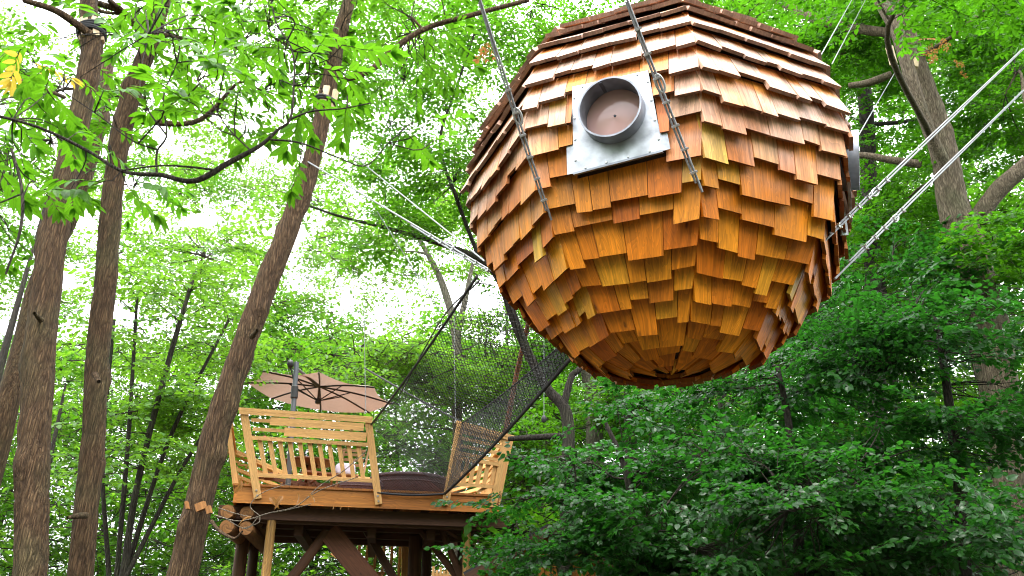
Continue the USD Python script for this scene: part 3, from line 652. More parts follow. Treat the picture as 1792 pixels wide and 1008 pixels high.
tm = trimesh.creation.icosphere(3, 1.0); vv = np.sign(tm.vertices) * np.abs(tm.vertices) ** .6 * [.17, .06, .10]
part(cush, 'cover', (vv @ np.array([eu, ev, [0, 0, 1]]) + cu + [0, 0, .44], tm.faces), 'white_cushion', smooth=True)
part(cush, 'piping', MB().tube([cu + [0, 0, .44] + eu * .172 * math.copysign(abs(math.cos(t)) ** .6, math.cos(t)) + np.array([0, 0, .102 * math.copysign(abs(math.sin(t)) ** .6, math.sin(t))]) for t in np.linspace(0, 2 * math.pi, 33)], .008, 5, cap=False), 'white_cushion')
# the round woven nest at the opening
nc = deckp(716, .95)
nest = thing('woven_lounger', 'low round dark brown woven lounger at the deck opening behind the net', 'lounger', nc)
part(nest, 'side', MB().lathe([(.55, .0), (.64, .10), (.68, .24), (.66, .33), (.60, .35), (.56, .30), (.3, .22), (.001, .20)], nc, (0, 0, 1), 40), 'woven_dark', smooth=50)
part(nest, 'rim', MB().tube([nc + [.66 * math.cos(t), .66 * math.sin(t), .34] for t in np.linspace(0, 2 * math.pi, 41)], .035, 8, cap=False), 'woven_dark', smooth=True)
for k in range(3): part(nest, 'hoop', MB().tube([nc + [(.60 + .035 * k) * math.cos(t), (.60 + .035 * k) * math.sin(t), .06 + .09 * k] for t in np.linspace(0, 2 * math.pi, 41)], .018, 6, cap=False), 'woven_dark', smooth=True)
cusb = thing('dark_seat_pad', 'dark plum seat pad on the deck between railing post and lounger', 'seat pad', deckp(640, .8))
pb = deckp(636, .75); vv = np.sign(tm.vertices) * np.abs(tm.vertices) ** .5 * [.40, .30, .13]
part(cusb, 'cover', (vv @ np.array([eu, ev, [0, 0, 1]]) + pb + [0, 0, .14], tm.faces), 'woven_dark', smooth=True)
part(cusb, 'piping', MB().tube([pb + [0, 0, .14] + eu * .40 * math.copysign(abs(math.cos(t)) ** .5, math.cos(t)) + ev * .30 * math.copysign(abs(math.sin(t)) ** .5, math.sin(t)) for t in np.linspace(0, 2 * math.pi, 33)], .012, 5, cap=False), 'woven_dark')

# ------------------------------------------------------------------ netting between deck and pod
nt = thing('net_bridge', 'black diamond netting slung as a bridge from deck opening to pod', 'net', DF(720, 860))
def net(name, A0, A1, B1, B0, nx, ny, r=.0033, sag=.12, dens=1):
    def q(s, t):
        p = (A0 * (1 - s) + A1 * s) * (1 - t) + (B0 * (1 - s) + B1 * s) * t
        return p - np.array([0, 0, sag]) * 4 * s * (1 - s)
    mb = MB(); rr = rs(3)
    for fam in (1, -1):
        for k0 in range(-ny, nx + ny + 1):
            pts = []
            for j in range(ny + 1):
                i = k0 + fam * j
                if 0 <= i <= nx: pts.append(q(i / nx, j / ny) + rr.normal(0, .004, 3))
            if len(pts) > 1: mb.tube(pts, r, 3, cap=False)
    part(nt, name, mb, 'net_cord', kind='stuff')
    return q
A0, A1, B1, B0 = DF(648, 745, .25), P(835, 483, 7.2), P(1003, 622, 6.95), DF(779, 864, .10)
net('netting', A0, A1, B1, B0, 74, 20, sag=.05)
C0n, C1n = DF(806, 742, .2), P(1000, 588, 7.4)
net('netting', C0n, C1n, B1 + [.01, .02, 0], B0 + [.01, .02, 0], 74, 17, sag=.05)
E0, E1 = DF(660, 862, .08), DF(779, 864, .08)
net('netting', DF(648, 747, .26), DF(800, 790, .02), E1, E0, 24, 22, sag=.02)
for pa, pb, s, r in ((A0, A1, .05, .016), (C0n, C1n, .05, .012), (B0, B1, .05, .022), (E0, E1, .03, .018), (A0, E0, 0, .012)):
    part(nt, 'edge_rope', MB().tube([pa + (pb - pa) * t - np.array([0, 0, s]) * 4 * t * (1 - t) for t in np.linspace(0, 1, 24)], r, 6), 'net_cord', smooth=True)
part(nt, 'edge_rope', MB().tube(spline([DF(806, 738, .2), DF(720, 692, -.8), PPL(638, 644, D(0, 1.6), ev)], 20), .018, 6), 'net_cord', smooth=True)
part(nt, 'edge_rope', MB().tube(spline([P(838, 492, 7.4), P(772, 560, 10.6), DF(700, 690, .3)], 20), .010, 5), 'net_cord', smooth=True)
for lab, (x, y0, y1, v) in {'thin white cord hanging down to the end post of the front railing': (640, 600, 722, -.3), 'thin white cord hanging down to the right railing post': (797, 560, 738, -.2)}.items():
    cd = thing('white_rope', lab, 'cord', DF(x, y1, -v), 'white cords above the railing posts')
    part(cd, 'cord', MB().tube([DF(x - 3, y0 - 60, -v), DF(x, y1, -v)], .006, 5), 'white_cable')
    part(cd, 'hook', MB().tube([DF(x, y1, -v) + [.02 * math.cos(t), 0, .02 * math.sin(t)] for t in np.linspace(0, 5, 10)], .005, 5), 'bolt_steel')
lb = P(952, 733, 12.0)
lan = thing('hanging_weight', 'small dark weight on a thin cord hanging right of the net', 'weight', lb)
part(lan, 'body', MB().lathe([(.001, -.06), (.035, -.05), (.045, 0), (.03, .045), (.001, .06)], lb, (0, 0, 1), 10), 'black_metal', smooth=True)
part(lan, 'cord', MB().tube([lb + [0, 0, .05], P(952, 560, 12.0)], .004, 4), 'white_cable')
fl = thing('red_flower', 'small red ornament at the left end of the front railing', 'ornament', DF(462, 766, -.3))
part(fl, 'ball', MB().lathe([(.001, -.035), (.03, -.02), (.036, 0), (.03, .02), (.001, .035)], DF(463, 766, -.3), (0, 0, 1), 10), 'red_paint', smooth=True)
part(fl, 'stem', MB().tube([DF(463, 766, -.3) + [0, 0, .03], DF(458, 752, -.3)], .006, 5), 'black_metal')

# ------------------------------------------------------------------ staircase under the deck, fence and shed behind
sa, sb2 = PPL(612, 935, D(0, 4.6), ev), PPL(735, 1030, D(0, 4.6), ev)
stc = thing('staircase', 'wooden staircase with balusters rising behind the deck supports', 'stairs', sb2)
for off in (0, .8): part(stc, 'stringer', MB().bar(sa + ev * off + [0, 0, -.25] - eu * .3, sb2 + ev * off + [0, 0, -.45], .22, .05, (0, 0, 1)), 'larch_timber')
part(stc, 'handrail', MB().bar(sa + [0, 0, .78] - eu * .3, sb2 + [0, 0, .68], .08, .05, (0, 0, 1)), 'larch_timber')
for k in range(8):
    c = sa + (sb2 - sa) * (k + .5) / 8 + [0, 0, -.3]; part(stc, 'tread', MB().bar(c, c + ev * .8, .22, .04, eu), 'larch_timber')
for k in range(9):
    c = sa + (sb2 - sa) * (k + .3) / 9; part(stc, 'baluster', MB().bar(c + [0, 0, -.3], c + [0, 0, .8], .055, .04, eu), 'larch_timber')
part(stc, 'newel_post', MB().bar(PPL(708, 925, D(0, 4.4), ev), PPL(708, 1060, D(0, 4.4), ev), .13, .12, eu), 'larch_timber')
f0, f1 = P(752, 1000, 21), P(790, 1004, 21); fn = thing('picket_fence', 'short orange brown picket fence seen under the deck', 'fence', f0 - [0, 0, .6])
for k in range(7): 
    c = f0 + (f1 - f0) * k / 6; part(fn, 'picket', MB().bar(c - [0, 0, .7], c + [0, 0, .05 + .08 * (k % 2)], .06, .025, RT), 'larch_timber')
for h in (-.05, -.4): part(fn, 'rail', MB().bar(f0 + [-.1, .03, h], f1 + [.1, .03, h], .06, .03, (0, 0, 1)), 'larch_timber')
for x0, x1 in ((922, 958),):
    g0, g1 = P(x0, 992, 19), P(x1, 986, 19); fn2 = thing('picket_fence', 'orange brown fence section beside the shed gable', 'fence', g0 - [0, 0, .6])
    for k in range(5):
        c = g0 + (g1 - g0) * k / 4; part(fn2, 'picket', MB().bar(c - [0, 0, .6], c + [0, 0, .1], .09, .025, RT), 'larch_timber')
    part(fn2, 'rail', MB().bar(g0 + [0, .03, -.02], g1 + [0, .03, -.02], .07, .03, (0, 0, 1)), 'larch_timber')
RG = P(958, 925, 14.0); E_ = P(828, 1000, 14.0); E2 = np.array([2 * RG[0] - E_[0], RG[1], E_[2]])
shed = thing('wooden_shed', 'small wooden shed with dark sloping roof half hidden by leaves', 'shed', (RG[0], RG[1], 0.6))
for A_, nm in ((E_, 1), (E2, -1)):
    d = unit(RG - A_); A2 = A_ - d * .15; up_ = unit(np.cross(d, [0, 1, 0])); up_ = up_ if up_[2] > 0 else -up_
    part(shed, 'roof', MB().box8([p + y + h for p in (A2, RG + d * .02) for y in (np.array([0, -.18, 0]), np.array([0, 3.0, 0])) for h in (up_ * .0, up_ * .05)]), 'roof_felt')
    part(shed, 'barge_board', MB().bar(A2 + [0, -.20, 0] - up_ * .06, RG + [0, -.20, 0] - up_ * .06, .14, .03, up_), 'dark_timber')
wx = np.arange(E_[0] + .12, E2[0] - .1, .15)
for k, x in enumerate(wx):
    h = RG[2] - abs(x + .07 - RG[0]) * (RG[2] - E_[2]) / (RG[0] - E_[0]) - .05
    part(shed, 'wall_board', MB().bar([x + .07, RG[1] + .02 * (k % 2), .3], [x + .07, RG[1] + .02 * (k % 2), h], .145, .025, (1, 0, 0), seed=k + 2), 'stained_beam')
part(shed, 'side_wall', MB().bar([E_[0] + .15, RG[1] + 1.45, .3], [E_[0] + .15, RG[1] + 1.45, E_[2]], .05, 2.9, (1, 0, 0)), 'stained_beam')
#TREES
# ------------------------------------------------------------------ trees: leaf sprays
def leaf(L, W, n=3, fold=.18, droop=.25, tipw=.0, prof=None):
    """a leaf along +x, lying in xy, folded along its midrib, tip hanging; n stations"""
    xs = np.linspace(0, 1, n + 2); V = [[0, 0, 0]]; F = []
    for x in xs[1:-1]:
        w = W / 2 * (prof(x) if prof else math.sin(math.pi * x ** .85) ** .8)
        z = -droop * L * x * x
        V += [[x * L, w, z + fold * w], [x * L, 0, z], [x * L, -w, z + fold * w]]
    V.append([L, 0, -droop * L]); e = len(V) - 1
    F += [(0, 2, 1), (0, 3, 2)]
    for k in range(n - 1):
        a = 1 + 3 * k; F += [(a, a + 1, a + 4), (a, a + 4, a + 3), (a + 1, a + 2, a + 5), (a + 1, a + 5, a + 4)]
    a = 1 + 3 * (n - 1); F += [(a, a + 1, e), (a + 1, a + 2, e)]
    U = [[0, 0]] + [[x, sgn] for x in xs[1:-1] for sgn in (1, 0, -1)] + [[1, 0]]
    return np.array(V, float), np.array(F), np.array(U, float)
def rot(yaw, pitch, roll):
    cy, sy, c2, s2, cx, sx = math.cos(yaw), math.sin(yaw), math.cos(pitch), math.sin(pitch), math.cos(roll), math.sin(roll)
    return np.array([[cy, -sy, 0], [sy, cy, 0], [0, 0, 1]]) @ np.array([[c2, 0, s2], [0, 1, 0], [-s2, 0, c2]]) @ np.array([[1, 0, 0], [0, cx, -sx], [0, sx, cx]])
def put(acc, lf, at, R, s=1.0):
    V, F, U = lf; acc[3].append(U); acc[1].append(F + acc[2][0]); acc[0].append((V * s) @ R.T + at); acc[2][0] += len(V)
def planar_spray(seed, L=.62, step=.05, lf=None, side=4, tiltsd=.35, ls=(.75, 1.2), droop=.10):
    """beech / hornbeam habit: leaves alternate along a flat fan of twigs"""
    r = rs(seed); acc = ([], [], [0], []); tw = MB()
    def twig(p0, yaw, length, depth):
        n = max(2, int(length / step)); pts = [np.array(p0, float)]; y = yaw
        for i in range(n):
            y += r.normal(0, .09); pts.append(pts[-1] + np.array([math.cos(y), math.sin(y), -droop * (i / n) + r.normal(0, .05)]) * step)
            sgn = 1 if i % 2 else -1
            put(acc, lf, pts[-1], rot(y + sgn * r.uniform(.6, 1.15), r.normal(.05, .2), r.normal(0, tiltsd)), r.uniform(*ls))
        put(acc, lf, pts[-1], rot(y, r.normal(.1, .2), r.normal(0, tiltsd)), r.uniform(*ls))
        tw.tube(pts, np.linspace(.0045 if depth == 0 else .0028, .0012, len(pts)), 3, cap=False)
        if depth == 0:
            for k in range(side):
                i = int((k + .7) / (side + .6) * n); sgn = 1 if k % 2 else -1
                twig(pts[i], yaw + sgn * r.uniform(.55, .95), length * r.uniform(.35, .6) * (1.1 - .5 * i / n), 1)
    twig((0, 0, 0), 0, L, 0)
    return (np.vstack(acc[0]), np.vstack(acc[1]), np.vstack(acc[3])), tw
def whorl_spray(seed, lf, n=11, L=.42, ls=(.7, 1.15)):
    """chestnut habit: long leaves fanning from the end of a shoot, hanging a little"""
    r = rs(seed); acc = ([], [], [0], []); tw = MB(); pts = [np.zeros(3)]
    for i in range(n):
        pts.append(pts[-1] + np.array([1, r.normal(0, .12), r.normal(-.02, .1)]) * L / n)
        sgn = 1 if i % 2 else -1; f = i / n
        put(acc, lf, pts[-1], rot(sgn * r.uniform(.5, 1.2) * (1.15 - .5 * f), r.uniform(-.15, .55), r.normal(0, .35)), r.uniform(*ls) * (.7 + .4 * f))
    for y in (-.25, .2): put(acc, lf, pts[-1], rot(y, r.uniform(0, .4), r.normal(0, .3)), r.uniform(*ls))
    tw.tube(pts, np.linspace(.005, .002, len(pts)), 3, cap=False)
    return (np.vstack(acc[0]), np.vstack(acc[1]), np.vstack(acc[3])), tw
def clump_spray(seed, lf, n=60, R=(.5, .5, .26), up=.35):
    """a mass of leaves in layers, for crowns far off"""
    r = rs(seed); acc = ([], [], [0], []); tw = MB()
    for k in range(n):
        d = r.normal(0, 1, 3); d = d / np.linalg.norm(d) * r.uniform(.25, 1) ** .5
        put(acc, lf, d * R, rot(r.uniform(0, 6.28), r.normal(.15, .4), r.normal(0, up)), r.uniform(.7, 1.25))
    for k in range(3): tw.tube([np.zeros(3), r.normal(0, .5, 3) * R, r.normal(0, .9, 3) * R], [.012, .008, .004], 3, cap=False)
    return (np.vstack(acc[0]), np.vstack(acc[1]), np.vstack(acc[3])), tw
lobed = lambda x: max(.15, math.sin(math.pi * x ** 1.3)) * (1 + .18 * math.cos(x * 22))
SPRAY = {
    'chestnut': [whorl_spray(s, leaf(.185, .068, 13, .20, .22, prof=lambda x: math.sin(math.pi * x ** .85) ** .8 * (1 + .09 * math.cos(x * 14 * math.pi))), 11, .40) for s in (1, 2, 3)],
    'chestnut_small': [whorl_spray(s, leaf(.15, .058, 3, .2, .22), 11, .42) for s in (11, 12, 13)],
    'hornbeam': [planar_spray(s, .62, .056, leaf(.084, .056, 2, .15, .25), 4, .5) for s in (21, 22, 23, 24)],
    'beech': [planar_spray(s, .75, .06, leaf(.085, .050, 2, .12, .2), 5, .45) for s in (31, 32, 33)],
    'oak': [planar_spray(s, .5, .055, leaf(.11, .062, 3, .15, .2, prof=lobed), 4, .6) for s in (41, 42, 43)],
    'far': [clump_spray(s, leaf(.12, .07, 1, .15, .15), 70) for s in (51, 52, 53)],
    'middle': [clump_spray(s, leaf(.10, .058, 1, .15, .2), 80, (.42, .42, .20), .45) for s in (61, 62, 63)],
}
def quat(R):
    q = trimesh.transformations.quaternion_from_matrix(np.vstack([np.c_[R, np.zeros(3)], [0, 0, 0, 1]]))
    return Gf.Quath(*[float(x) for x in q])
def instancer(parent, name, species, leaf_mat, pts, Rs, scales, seed=0, kind='stuff', label=None):
    path = numbered(parent, name); b = base_of.get('/'.join(path.split('/')[:3]), np.zeros(3))
    pi = UsdGeom.PointInstancer.Define(stage, path); rels = []
    for k, (lv, tw) in enumerate(SPRAY[species]):
        pp = f'{path}/spray_{k}'; UsdGeom.Xform.Define(stage, pp)
        m = usdkit.mesh(stage, pp + '/leaves', lv[:2], M[leaf_mat], uv=lv[2] if 'chestnut' in species else None); m.CreateDoubleSidedAttr(True)
        v, f, _ = tw.get(); usdkit.mesh(stage, pp + '/twig', (v, f), M['twig_bark'])
        rels.append(pp)
    pi.CreatePrototypesRel().SetTargets([Sdf.Path(x) for x in rels])
    r = rs(seed + 99)
    pi.CreateProtoIndicesAttr(Vt.IntArray.FromNumpy(r.randint(0, len(rels), len(pts)).astype(np.int32)))
    pi.CreatePositionsAttr(Vt.Vec3fArray.FromNumpy((np.asarray(pts) - b).astype(np.float32)))
    pi.CreateOrientationsAttr(Vt.QuathArray([quat(R) for R in Rs]))
    pi.CreateScalesAttr(Vt.Vec3fArray.FromNumpy(np.repeat(np.asarray(scales, np.float32)[:, None], 3, 1)))
    tag(pi.GetPrim(), label, kind=kind)
    return path
def trunk_mesh(pts, seg=28, n=70, rough=.06, seed=0, knots=0, flare=0.0):
    """pts: (x, y, z, r); a tapered trunk with burrs and fissures"""
    pts = np.asarray(pts, float); q = spline(pts, n); c, r = q[:, :3], np.maximum(q[:, 3], .004)
    mb = MB().tube(c, r, seg, cap=False); v, f, uv = mb.get(); k = seg + 1
    cc = np.repeat(c, k, 0); d = v - cc; rad = np.linalg.norm(d, axis=1, keepdims=True); d = d / rad
    h = meshkit.fbm(np.c_[v[:, 0] * 9, v[:, 1] * 9, v[:, 2] * 2.2] + seed * 7.7, 4, seed) - .5
    h2 = meshkit.noise(np.c_[v[:, 0] * 3, v[:, 1] * 3, v[:, 2] * 1.4] + seed * 3.1, seed + 5) - .5
    v = v + d * rad * (h[:, None] * rough * 3.0 + h2[:, None] * rough * 2.2)
    if seg >= 40:                     # long broken ridges of old bark
        w = np.c_[v[:, 0], v[:, 1], v[:, 2]] + .05 * (meshkit.noise(v * 6, 3) - .5)[:, None]
        g = np.abs(meshkit.noise(np.c_[w[:, 0] * 24, w[:, 1] * 24, w[:, 2] * 2.6], seed + 9) - .5) * 2
        v = v + d * rad * (.085 * (np.clip(g * 2.2, 0, 1) - .6))[:, None]
    rr = rs(seed)
    for _ in range(knots):
        i = rr.randint(len(v)); g = np.exp(-(np.linalg.norm((v - v[i]) * [1, 1, .7], axis=1) / rr.uniform(.05, .10)) ** 2); v = v + d * (g * rr.uniform(-.02, .05))[:, None]
    return v, f, uv

def tree(name, label, base_pts, blobs, species, leaf_mat, bark_mat, seed=0, group=None, limbs_per_blob=1, explicit=(), spray_scale=1.0, clump=.5, freq=1.2,
         seg=24, knots=0, n_trunk=60, rough=.05, limb_r=.05, pitch=(-.10, .22), extra_trunks=(), cat='tree', twigs=160, rollsd=.22):
    """base_pts: trunk (x, y, z, r) from the ground up. blobs: (centre, (rx, ry, rz), number of sprays)."""
    r = rs(seed + 1000); base_pts = np.asarray(base_pts, float)
    t = thing(name, label, cat, base_pts[0][:3], group)
    for kx, tr in enumerate((base_pts, *extra_trunks)): part(t, 'trunk', trunk_mesh(tr, seg, n_trunk, rough, seed + kx, knots), bark_mat, smooth=True)
    q = spline(base_pts, 40); samples, S_r = [x[:3] for x in q[10:]], [x[3] for x in q[10:]]
    for tr in extra_trunks:
        qq = spline(np.asarray(tr, float), 24); samples += [x[:3] for x in qq[6:]]; S_r += [x[3] for x in qq[6:]]
    for e in explicit:
        e = np.asarray(e, float); qq = spline(e, 30); part(t, 'limb', trunk_mesh(e, 10, 30, .07, seed + 31), bark_mat, smooth=True)
        samples += [x[:3] for x in qq]; S_r += [x[3] for x in qq]
    allp = []
    for c, R, n in blobs:
        c, R = np.asarray(c, float), np.asarray(R, float); got, tries = [], 0
        while len(got) < n and tries < 60:
            tries += 1
            d = r.normal(0, 1, (n * 2, 3)); d = d / np.linalg.norm(d, axis=1, keepdims=True) * r.uniform(0, 1, (n * 2, 1)) ** .4
            p = c + d * R; keep = meshkit.noise(p * [freq, freq, freq * 1.9] + seed * 5.3, seed) > clump
            rel = p - FL; uu, vv_, hh = rel @ eu, rel @ ev, rel[:, 2]
            keep &= ~((uu > -.5) & (uu < DW + .35) & (vv_ > -.25) & (vv_ < 4.9) & (hh > -.5) & (hh < 2.7))     # no leaves grow through the deck, the parasol
            keep &= np.linalg.norm((p - [PX, PY, 4.95]) * [1, 1, .95], axis=1) > 2.1                              # or the pod
            keep &= np.linalg.norm((p - UC) * [1, 1, 2.0], axis=1) > 2.2
            got += list(p[keep])
        got = np.array(got[:n]) if len(got) else np.zeros((0, 3)); 
        if not len(got): continue
        allp.append(got)
        for _ in range(limbs_per_blob):      # a limb reaches into each clump
            end = got[r.randint(len(got))] * .55 + c * .45
            S = np.array(samples); hd = np.linalg.norm(S[:, :2] - end[:2], axis=1); cost = np.linalg.norm(S - end, axis=1) + .6 * np.maximum(0, S[:, 2] - end[2] + .25 * hd)
            i = int(np.argmin(cost)); s0 = S[i]; L = np.linalg.norm(end - s0)
            if L < .3: continue
            r0 = min(S_r[i] * .55, limb_r * (.4 + L * .3)); m1 = s0 * .62 + end * .38 + r.normal(0, .09 * L, 3) + [0, 0, .07 * L]; m2 = s0 * .25 + end * .75 + r.normal(0, .07 * L, 3) + [0, 0, .05 * L]
            lp = np.array([[*s0, r0], [*m1, r0 * .68], [*m2, r0 * .42], [*end, r0 * .2]])
            part(t, 'limb', trunk_mesh(lp, 8, 20, .06, seed + 7), bark_mat, smooth=True)
            qq = spline(lp, 14); samples += [x[:3] for x in qq[3:]]; S_r += [x[3] for x in qq[3:]]
    if allp:
        A = np.vstack(allp); S = np.array(samples); kd = cKDTree(S); dist, idx = kd.query(A)
        mb = MB(); cnt = 0
        for k in r.permutation(len(A)):
            if cnt >= twigs: break
            s0, e = S[idx[k]], A[k]; L = dist[k]
            if L < .15: continue
            m = (s0 + e) / 2 + r.normal(0, .10 * L, 3) + [0, 0, .06 * L]
            mb.tube(spline([s0, m, e], 7), np.linspace(min(.006 + .006 * L, .03), .003, 7), 4, cap=False); cnt += 1
        if cnt: part(t, 'twigs', mb, 'twig_bark', kind='stuff', smooth=True)
        dv = A - S[idx]; yaw = np.arctan2(dv[:, 1], dv[:, 0]) + r.normal(0, .7, len(A))
        Rs = [rot(y, r.uniform(*pitch), r.normal(0, rollsd)) for y in yaw]
        instancer(t, 'crown', species, leaf_mat, A, Rs, r.uniform(.75, 1.25, len(A)) * spray_scale, seed)
    return t
def tp(px, py, Y, w):                  # trunk point: image column, row, distance, width in image pixels
    p = P(px, py, Y); return [*p, .46 * (.93 if w > 24 else 1.0) * w / F_PX * np.dot(p - EYE, FWD)]
def bl(px, py, Y, rx, ry, depth, n):   # crown clump
    p = P(px, py, Y); d = np.dot(p - EYE, FWD) / F_PX; return (p, (rx * d, depth, ry * d), n)
def root(p, lean=(0, 0), k=1.15):      # continue the trunk down to the ground
    p = np.asarray(p, float); z = float(gh(p[0], p[1])) - .25; return [p[0] + lean[0] * (p[2] - z), p[1] + lean[1] * (p[2] - z), z, p[3] * k]
def trunk(*pts, lean=None):
    pts = [tp(*x) for x in pts]; a, b = np.array(pts[0]), np.array(pts[1])
    if lean is None: d = (a - b); lean = (d[0] / max(abs(d[2]), .1), d[1] / max(abs(d[2]), .1))
    return [root(pts[0], lean)] + pts

# --- the near chestnuts on the left
tree('chestnut_tree', 'leaning chestnut trunk wrapped in black hose near the top left',
     trunk((52, 1010, 7.6, 64), (60, 780, 7.6, 60), (80, 504, 7.6, 54), (115, 310, 7.6, 45), (140, 200, 7.6, 42), (160, 90, 7.6, 40), (155, 20, 7.6, 35), (150, -150, 7.6, 32)),
     [bl(30, 130, 8.0, 120, 150, .8, 40), bl(310, 40, 8.6, 150, 90, .9, 34), bl(30, 340, 8.0, 90, 110, .8, 26), bl(120, -150, 7.0, 300, 120, 1.5, 60)],
     'chestnut_small', 'chestnut_leaf', 'chestnut_bark', seed=1, knots=26, seg=64, n_trunk=170, clump=.45, twigs=120,
     explicit=[[tp(112, 170, 7.2, 8), tp(50, 145, 6.5, 7), tp(0, 132, 6.2, 6), tp(-80, 110, 6, 5)], [tp(158, 60, 7.5, 16), tp(100, 20, 7.2, 13), tp(40, 0, 7, 10)]])
tree('chestnut_tree', 'slimmer straight chestnut trunk second from the left edge',
     trunk((140, 1010, 8.6, 48), (152, 880, 8.6, 46), (164, 754, 8.6, 45), (170, 629, 8.6, 43), (184, 500, 8.6, 42), (200, 310, 8.6, 38), (220, 200, 8.6, 37), (262, 75, 8.6, 34), (283, 0, 8.6, 34), (330, -160, 8.6, 28)),
     [bl(420, 60, 9.2, 150, 110, 1.0, 42), bl(250, 180, 9.4, 150, 90, .7, 26), bl(470, 190, 8.8, 110, 70, .9, 30), bl(330, -140, 8.4, 260, 110, 1.4, 60)],
     'chestnut_small', 'chestnut_leaf', 'chestnut_bark', seed=2, knots=22, seg=64, n_trunk=170, clump=.45, twigs=120,
     explicit=[[tp(248, 55, 8.5, 14), tp(215, 22, 8.2, 13), tp(170, 5, 8, 12), tp(120, -15, 7.8, 9)], [tp(246, 60, 8.4, 12), tp(220, 25, 8.2, 12), tp(190, 0, 8, 10)]])
tree('chestnut_tree', 'strongly leaning chestnut trunk in front of the left end of the deck',
     trunk((318, 1010, 8.0, 60), (349, 879, 8.0, 55), (378, 754, 8.0, 52), (418, 629, 8.0, 48), (463, 504, 8.0, 47), (505, 400, 8.0, 42), (540, 300, 8.0, 38), (573, 165, 8.0, 33), (594, 60, 8.0, 28), (612, 0, 8.0, 26), (655, -150, 8.0, 22)),
     [bl(650, 90, 8.4, 140, 110, 1.0, 44), bl(520, 30, 7.8, 110, 80, 1.0, 30), bl(740, 60, 8.4, 100, 80, 1.0, 24), bl(640, -140, 8, 260, 100, 1.4, 60)],
     'chestnut_small', 'chestnut_leaf', 'chestnut_bark', seed=3, knots=24, seg=64, n_trunk=170, clump=.45, twigs=120,
     explicit=[[tp(602, 140, 8.0, 12), tp(650, 122, 8.0, 12), tp(690, 85, 8.0, 11), tp(745, 50, 8.0, 10), tp(830, 25, 8, 9), tp(925, 0, 8, 8)],
               [tp(370, 912, 7.8, 7), tp(385, 930, 7.6, 6), tp(410, 942, 7.4, 5), tp(424, 930, 7.3, 4)]])
tree('chestnut_tree', 'dark leaning trunk cut by the left edge of the picture',
     trunk((-75, 1010, 9.2, 50), (-26, 860, 9.2, 48), (10, 720, 9.2, 44), (40, 600, 9.4, 36), (70, 480, 9.6, 30), (125, 380, 9.8, 28), (172, 230, 10, 26), (190, 100, 10, 22)),
     [bl(40, 250, 9.6, 130, 110, 1.0, 30), bl(200, 330, 10, 90, 60, .8, 16)], 'chestnut_small', 'mid_leaf', 'chestnut_bark', seed=4, knots=14, clump=.4, twigs=50)

for nm, a in (('/World/chestnut_tree_001', ((150, 902, 8.4, 13), (135, 903, 8.2, 10), (118, 906, 8.1, 6))), ('/World/chestnut_tree_001', ((166, 655, 8.35, 12), (173, 668, 8.25, 8))), ('/World/chestnut_tree', ((72, 560, 7.45, 12), (60, 548, 7.3, 7))), ('/World/chestnut_tree_002', ((440, 590, 7.85, 11), (450, 578, 7.75, 6)))):
    part(nm, 'branch_stub', trunk_mesh([tp(*x) for x in a], 9, 14, .10, 5), 'chestnut_bark', smooth=True)

# --- the near overhanging branch with large leaves
nb = thing('chestnut_branch', 'dark arching branch with big bright leaves across the upper left', 'branch', P(280, 305, 4.6))
br = [[tp(-60, 190, 4.4, 8), tp(60, 220, 4.5, 8), tp(150, 262, 4.6, 9), tp(215, 300, 4.6, 10), tp(280, 306, 4.6, 12), tp(340, 317, 4.6, 15), tp(400, 285, 4.6, 15), tp(455, 255, 4.6, 12), tp(485, 228, 4.6, 9), tp(508, 208, 4.6, 7), tp(514, 150, 4.6, 6), tp(512, 90, 4.6, 5), tp(480, 30, 4.6, 4), tp(470, -60, 4.6, 4)],
      [tp(505, 210, 4.6, 6), tp(545, 195, 4.6, 5), tp(600, 190, 4.5, 4), tp(650, 180, 4.5, 3)], [tp(470, 244, 4.6, 6), tp(525, 250, 4.6, 5), tp(590, 275, 4.7, 4), tp(640, 290, 4.8, 4), tp(680, 250, 4.8, 3)],
      [tp(274, 305, 4.6, 7), tp(275, 265, 4.6, 6), tp(292, 235, 4.6, 5), tp(286, 170, 4.6, 4), tp(310, 110, 4.5, 3)], [tp(275, 262, 4.6, 5), tp(230, 245, 4.5, 4), tp(170, 200, 4.5, 3), tp(110, 160, 4.4, 3)],
      [tp(290, 235, 4.6, 5), tp(258, 190, 4.6, 4), tp(245, 140, 4.6, 3), tp(260, 60, 4.6, 3)], [tp(380, 298, 4.6, 7), tp(330, 292, 4.5, 6), tp(280, 290, 4.5, 5), tp(215, 298, 4.4, 4)],
      [tp(440, 265, 4.6, 5), tp(400, 225, 4.7, 4), tp(370, 180, 4.7, 3), tp(345, 140, 4.8, 3)], [tp(20, 260, 4.5, 7), tp(38, 330, 4.5, 8), tp(36, 400, 4.5, 8), tp(10, 480, 4.5, 6)], [tp(36, 340, 4.5, 5), tp(0, 355, 4.5, 4)]]
S = []
br = [[x[:3] + [x[3] * .7] for x in b] for b in br]
for kx, b in enumerate(br):
    part(nb, 'limb' if kx else 'stem', trunk_mesh(b, 8, 50 if kx == 0 else 20, .06, kx), 'twig_bark', smooth=True); S.append(spline(np.array(b), 40)[:, :3])
S = np.vstack(S)
